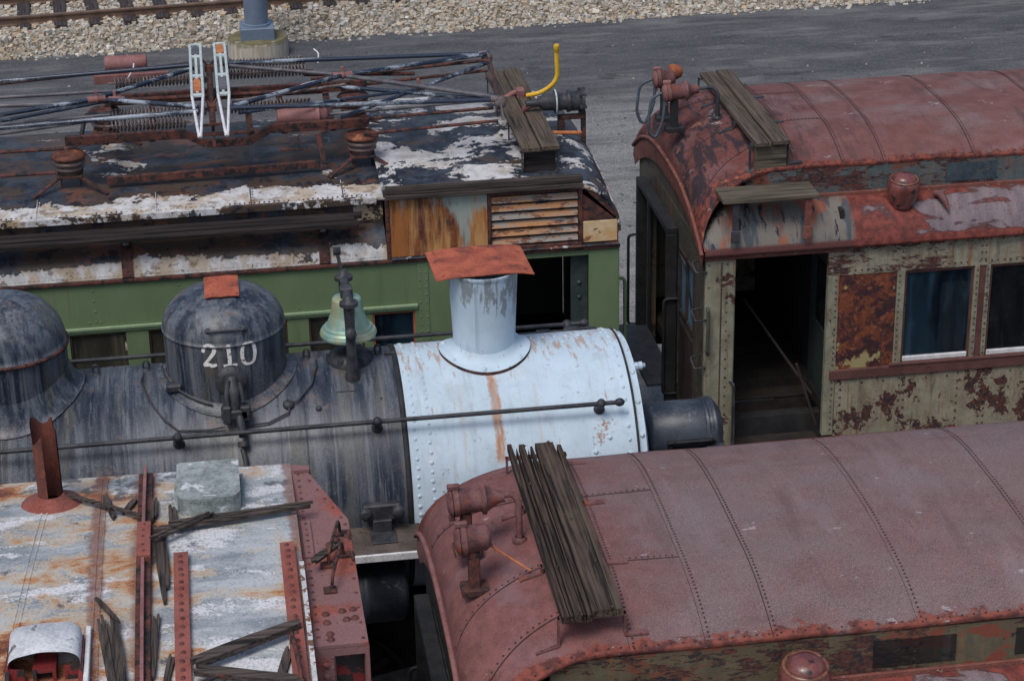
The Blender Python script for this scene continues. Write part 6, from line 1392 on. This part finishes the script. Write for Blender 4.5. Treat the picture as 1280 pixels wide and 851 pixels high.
# ------------------------------------------------------------------ loose wood on the silver roof
def scrap(p0, p1, w, h, mat, label, seed, n=4, lift=.0, taper=.5, cat='wood scrap', lift1=None):
    rr = random.Random(seed); g = Geo(); a = Vector((*p0, 0)); b = Vector((*p1, 0)); d = (b-a); L = d.length; d.normalize(); s = Vector((-d.y, d.x, 0))
    for k in range(n):
        e0 = rr.uniform(0, .12)*L; e1 = L-rr.uniform(0, .22)*L if k % 2 else L-rr.uniform(0, .05)*L; off = (k+.5)/n-.5; ns = 7; vs = []
        hh = h*rr.uniform(.45, 1.0)
        for q in range(ns+1):
            f = q/ns; t = lerp(e0, e1, f); ww = w/n*(1-taper*abs(f-.35)**1.3)*rr.uniform(.96, 1.03)*.5; c = a + d*t + s*(off*w*(1-taper*.7*f) + .004*mnoise.noise((f*3+seed, k*1.7, 0)))
            zz = max(wr(c.x, c.y), 0) + .004 + lerp(lift, lift if lift1 is None else lift1, t/L) + .004*k % .009
            if q in (0, ns): ww *= .55
            lo = c - s*ww; hi = c + s*ww; vs += [(lo.x, lo.y, zz), (hi.x, hi.y, zz), (hi.x, hi.y, zz+hh), (lo.x, lo.y, zz+hh*.92)]
        g.add(vs, [(i*4+j, i*4+(j+1) % 4, (i+1)*4+(j+1) % 4, (i+1)*4+j) for i in range(ns) for j in range(4)] + [(0, 1, 2, 3), tuple(ns*4+j for j in range(4))])
    return mesh_thing(g, 'wood_scrap', mat, (a.x, a.y, wr(a.x, a.y)), label, cat, 'broken boards lying on the silver roof')
scrap((-.62, 12.30), (.45, 12.47), .10, .035, M_scrapx, 'long pointed splintered board reaching from the silver roof over the red end sheet', 1, 3, .03)
scrap((-.62, 12.08), (-.20, 12.42), .05, .03, M_scrapx, 'short pale split stick leaning over the long pointed board below the grey hood', 2, 2, .065)
scrap((-.575, 12.42), (-.515, 11.37), .085, .045, M_scrapy, 'tapering black board pointing down beside the riveted beam, below the long board', 3, 2, .0)
scrap((-1.215, 13.0), (-.68, 12.52), .038, .025, M_scrapx, 'thin dark stick running from the stove pipe base to the riveted beam', 4, 2, .03)
scrap((-.93, 12.97), (-.85, 12.55), .05, .03, M_scrapy, 'small forked splinter crossing under the thin stick near the stove pipe', 5, 2)
scrap((-.72, 12.86), (-.80, 12.62), .05, .03, M_scrapy, 'short stubby splinter pair between the stove pipe stick and the riveted beam', 6, 2)
scrap((-.875, 11.30), (-.775, 10.40), .125, .05, M_scrapy, 'wide bundle of black split slats on the roof right of the white vent hood', 7, 5, taper=.25)
scrap((-.945, 11.48), (-.785, 11.16), .032, .025, M_scrapy, 'thin curved black sliver lying over the bundle of split slats', 8, 1, .045)
scrap((-.580, 11.30), (-.615, 10.52), .05, .04, M_scrapy, 'narrow straight black lath close along the riveted roof beam', 9, 2, taper=.2)
scrap((-.485, 10.88), (-.56, 10.38), .045, .035, M_scrapy, 'short slanting black lath beside the left riveted red strap', 10, 2)
scrap((-.40, 10.66), (.27, 10.98), .085, .045, M_scrapx, 'upper black broken board crossing between the two riveted red straps', 11, 2, .045)
scrap((-.40, 10.62), (.27, 10.41), .085, .045, M_scrapx, 'lower black broken board crossing between the two riveted red straps', 12, 2, .05)
scrap((.19, 10.83), (.06, 10.33), .06, .03, M_scrapy, 'dark board lying under the two crossed broken boards by the right strap', 13, 2, .0)
scrap((-.485, 12.66), (-.475, 12.36), .05, .05, M_scrapy, 'stub of dark board standing beside the left corner of the grey roof hood', 14, 2, .0, .1)
scrap((-.60, 12.82), (-.60, 12.46), .045, .05, M_scrapy, 'dark upright wedge tucked against the right side of the riveted beam', 15, 2, .0, .1)
scrap((.37, 11.73), (.56, 11.96), .06, .03, M_scrapx, 'tangle of dark splinters caught under the grab irons on the red end sheet', 16, 3, .0)

# ------------------------------------------------------------------ light, sky, camera
w = bpy.data.worlds.new('World'); scene.world = w; w.use_nodes = True
bg = w.node_tree.nodes['Background']; sky = w.node_tree.nodes.new('ShaderNodeTexSky'); sky.sky_type = 'NISHITA'; sky.sun_disc = False
EL, AZ = R(60), R(215)     # azimuth measured clockwise from +Y
sky.sun_elevation = EL; sky.sun_rotation = AZ; sky.air_density = 1.0; sky.dust_density = 3.0; sky.ozone_density = 1.0
w.node_tree.links.new(sky.outputs[0], bg.inputs[0]); bg.inputs[1].default_value = .110
sl = bpy.data.lights.new('sun', 'SUN'); sl.energy = 1.4; sl.angle = R(24); sl.color = (1, .97, .93)
so = bpy.data.objects.new('sun', sl); COL.objects.link(so)
dv = Vector((math.sin(AZ)*math.cos(EL), math.cos(AZ)*math.cos(EL), math.sin(EL)))
so.rotation_euler = dv.to_track_quat('Z', 'Y').to_euler(); so.location = (0, 0, 30)
cd = bpy.data.cameras.new('camera'); cam = bpy.data.objects.new('camera', cd); COL.objects.link(cam); scene.camera = cam
PI_, YW, RL = R(24), R(8), R(1.1)
fw = Vector((math.sin(YW)*math.cos(PI_), math.cos(YW)*math.cos(PI_), -math.sin(PI_))); rt = Vector((math.cos(YW), -math.sin(YW), 0)); up = rt.cross(fw)
r2 = rt*math.cos(RL) - up*math.sin(RL); u2 = up*math.cos(RL) + rt*math.sin(RL)
M = Matrix(((r2.x, u2.x, -fw.x, 0), (r2.y, u2.y, -fw.y, 0), (r2.z, u2.z, -fw.z, 10.6), (0, 0, 0, 1)))
cam.matrix_world = M; cd.sensor_width = 36; cd.lens = 2700/1280*36; cd.clip_end = 2000; cd.clip_start = .1
scene.view_settings.view_transform = 'Standard'; scene.view_settings.look = 'None'; scene.view_settings.gamma = 1; scene.view_settings.exposure = 0.22
scene.view_settings.use_curve_mapping = False
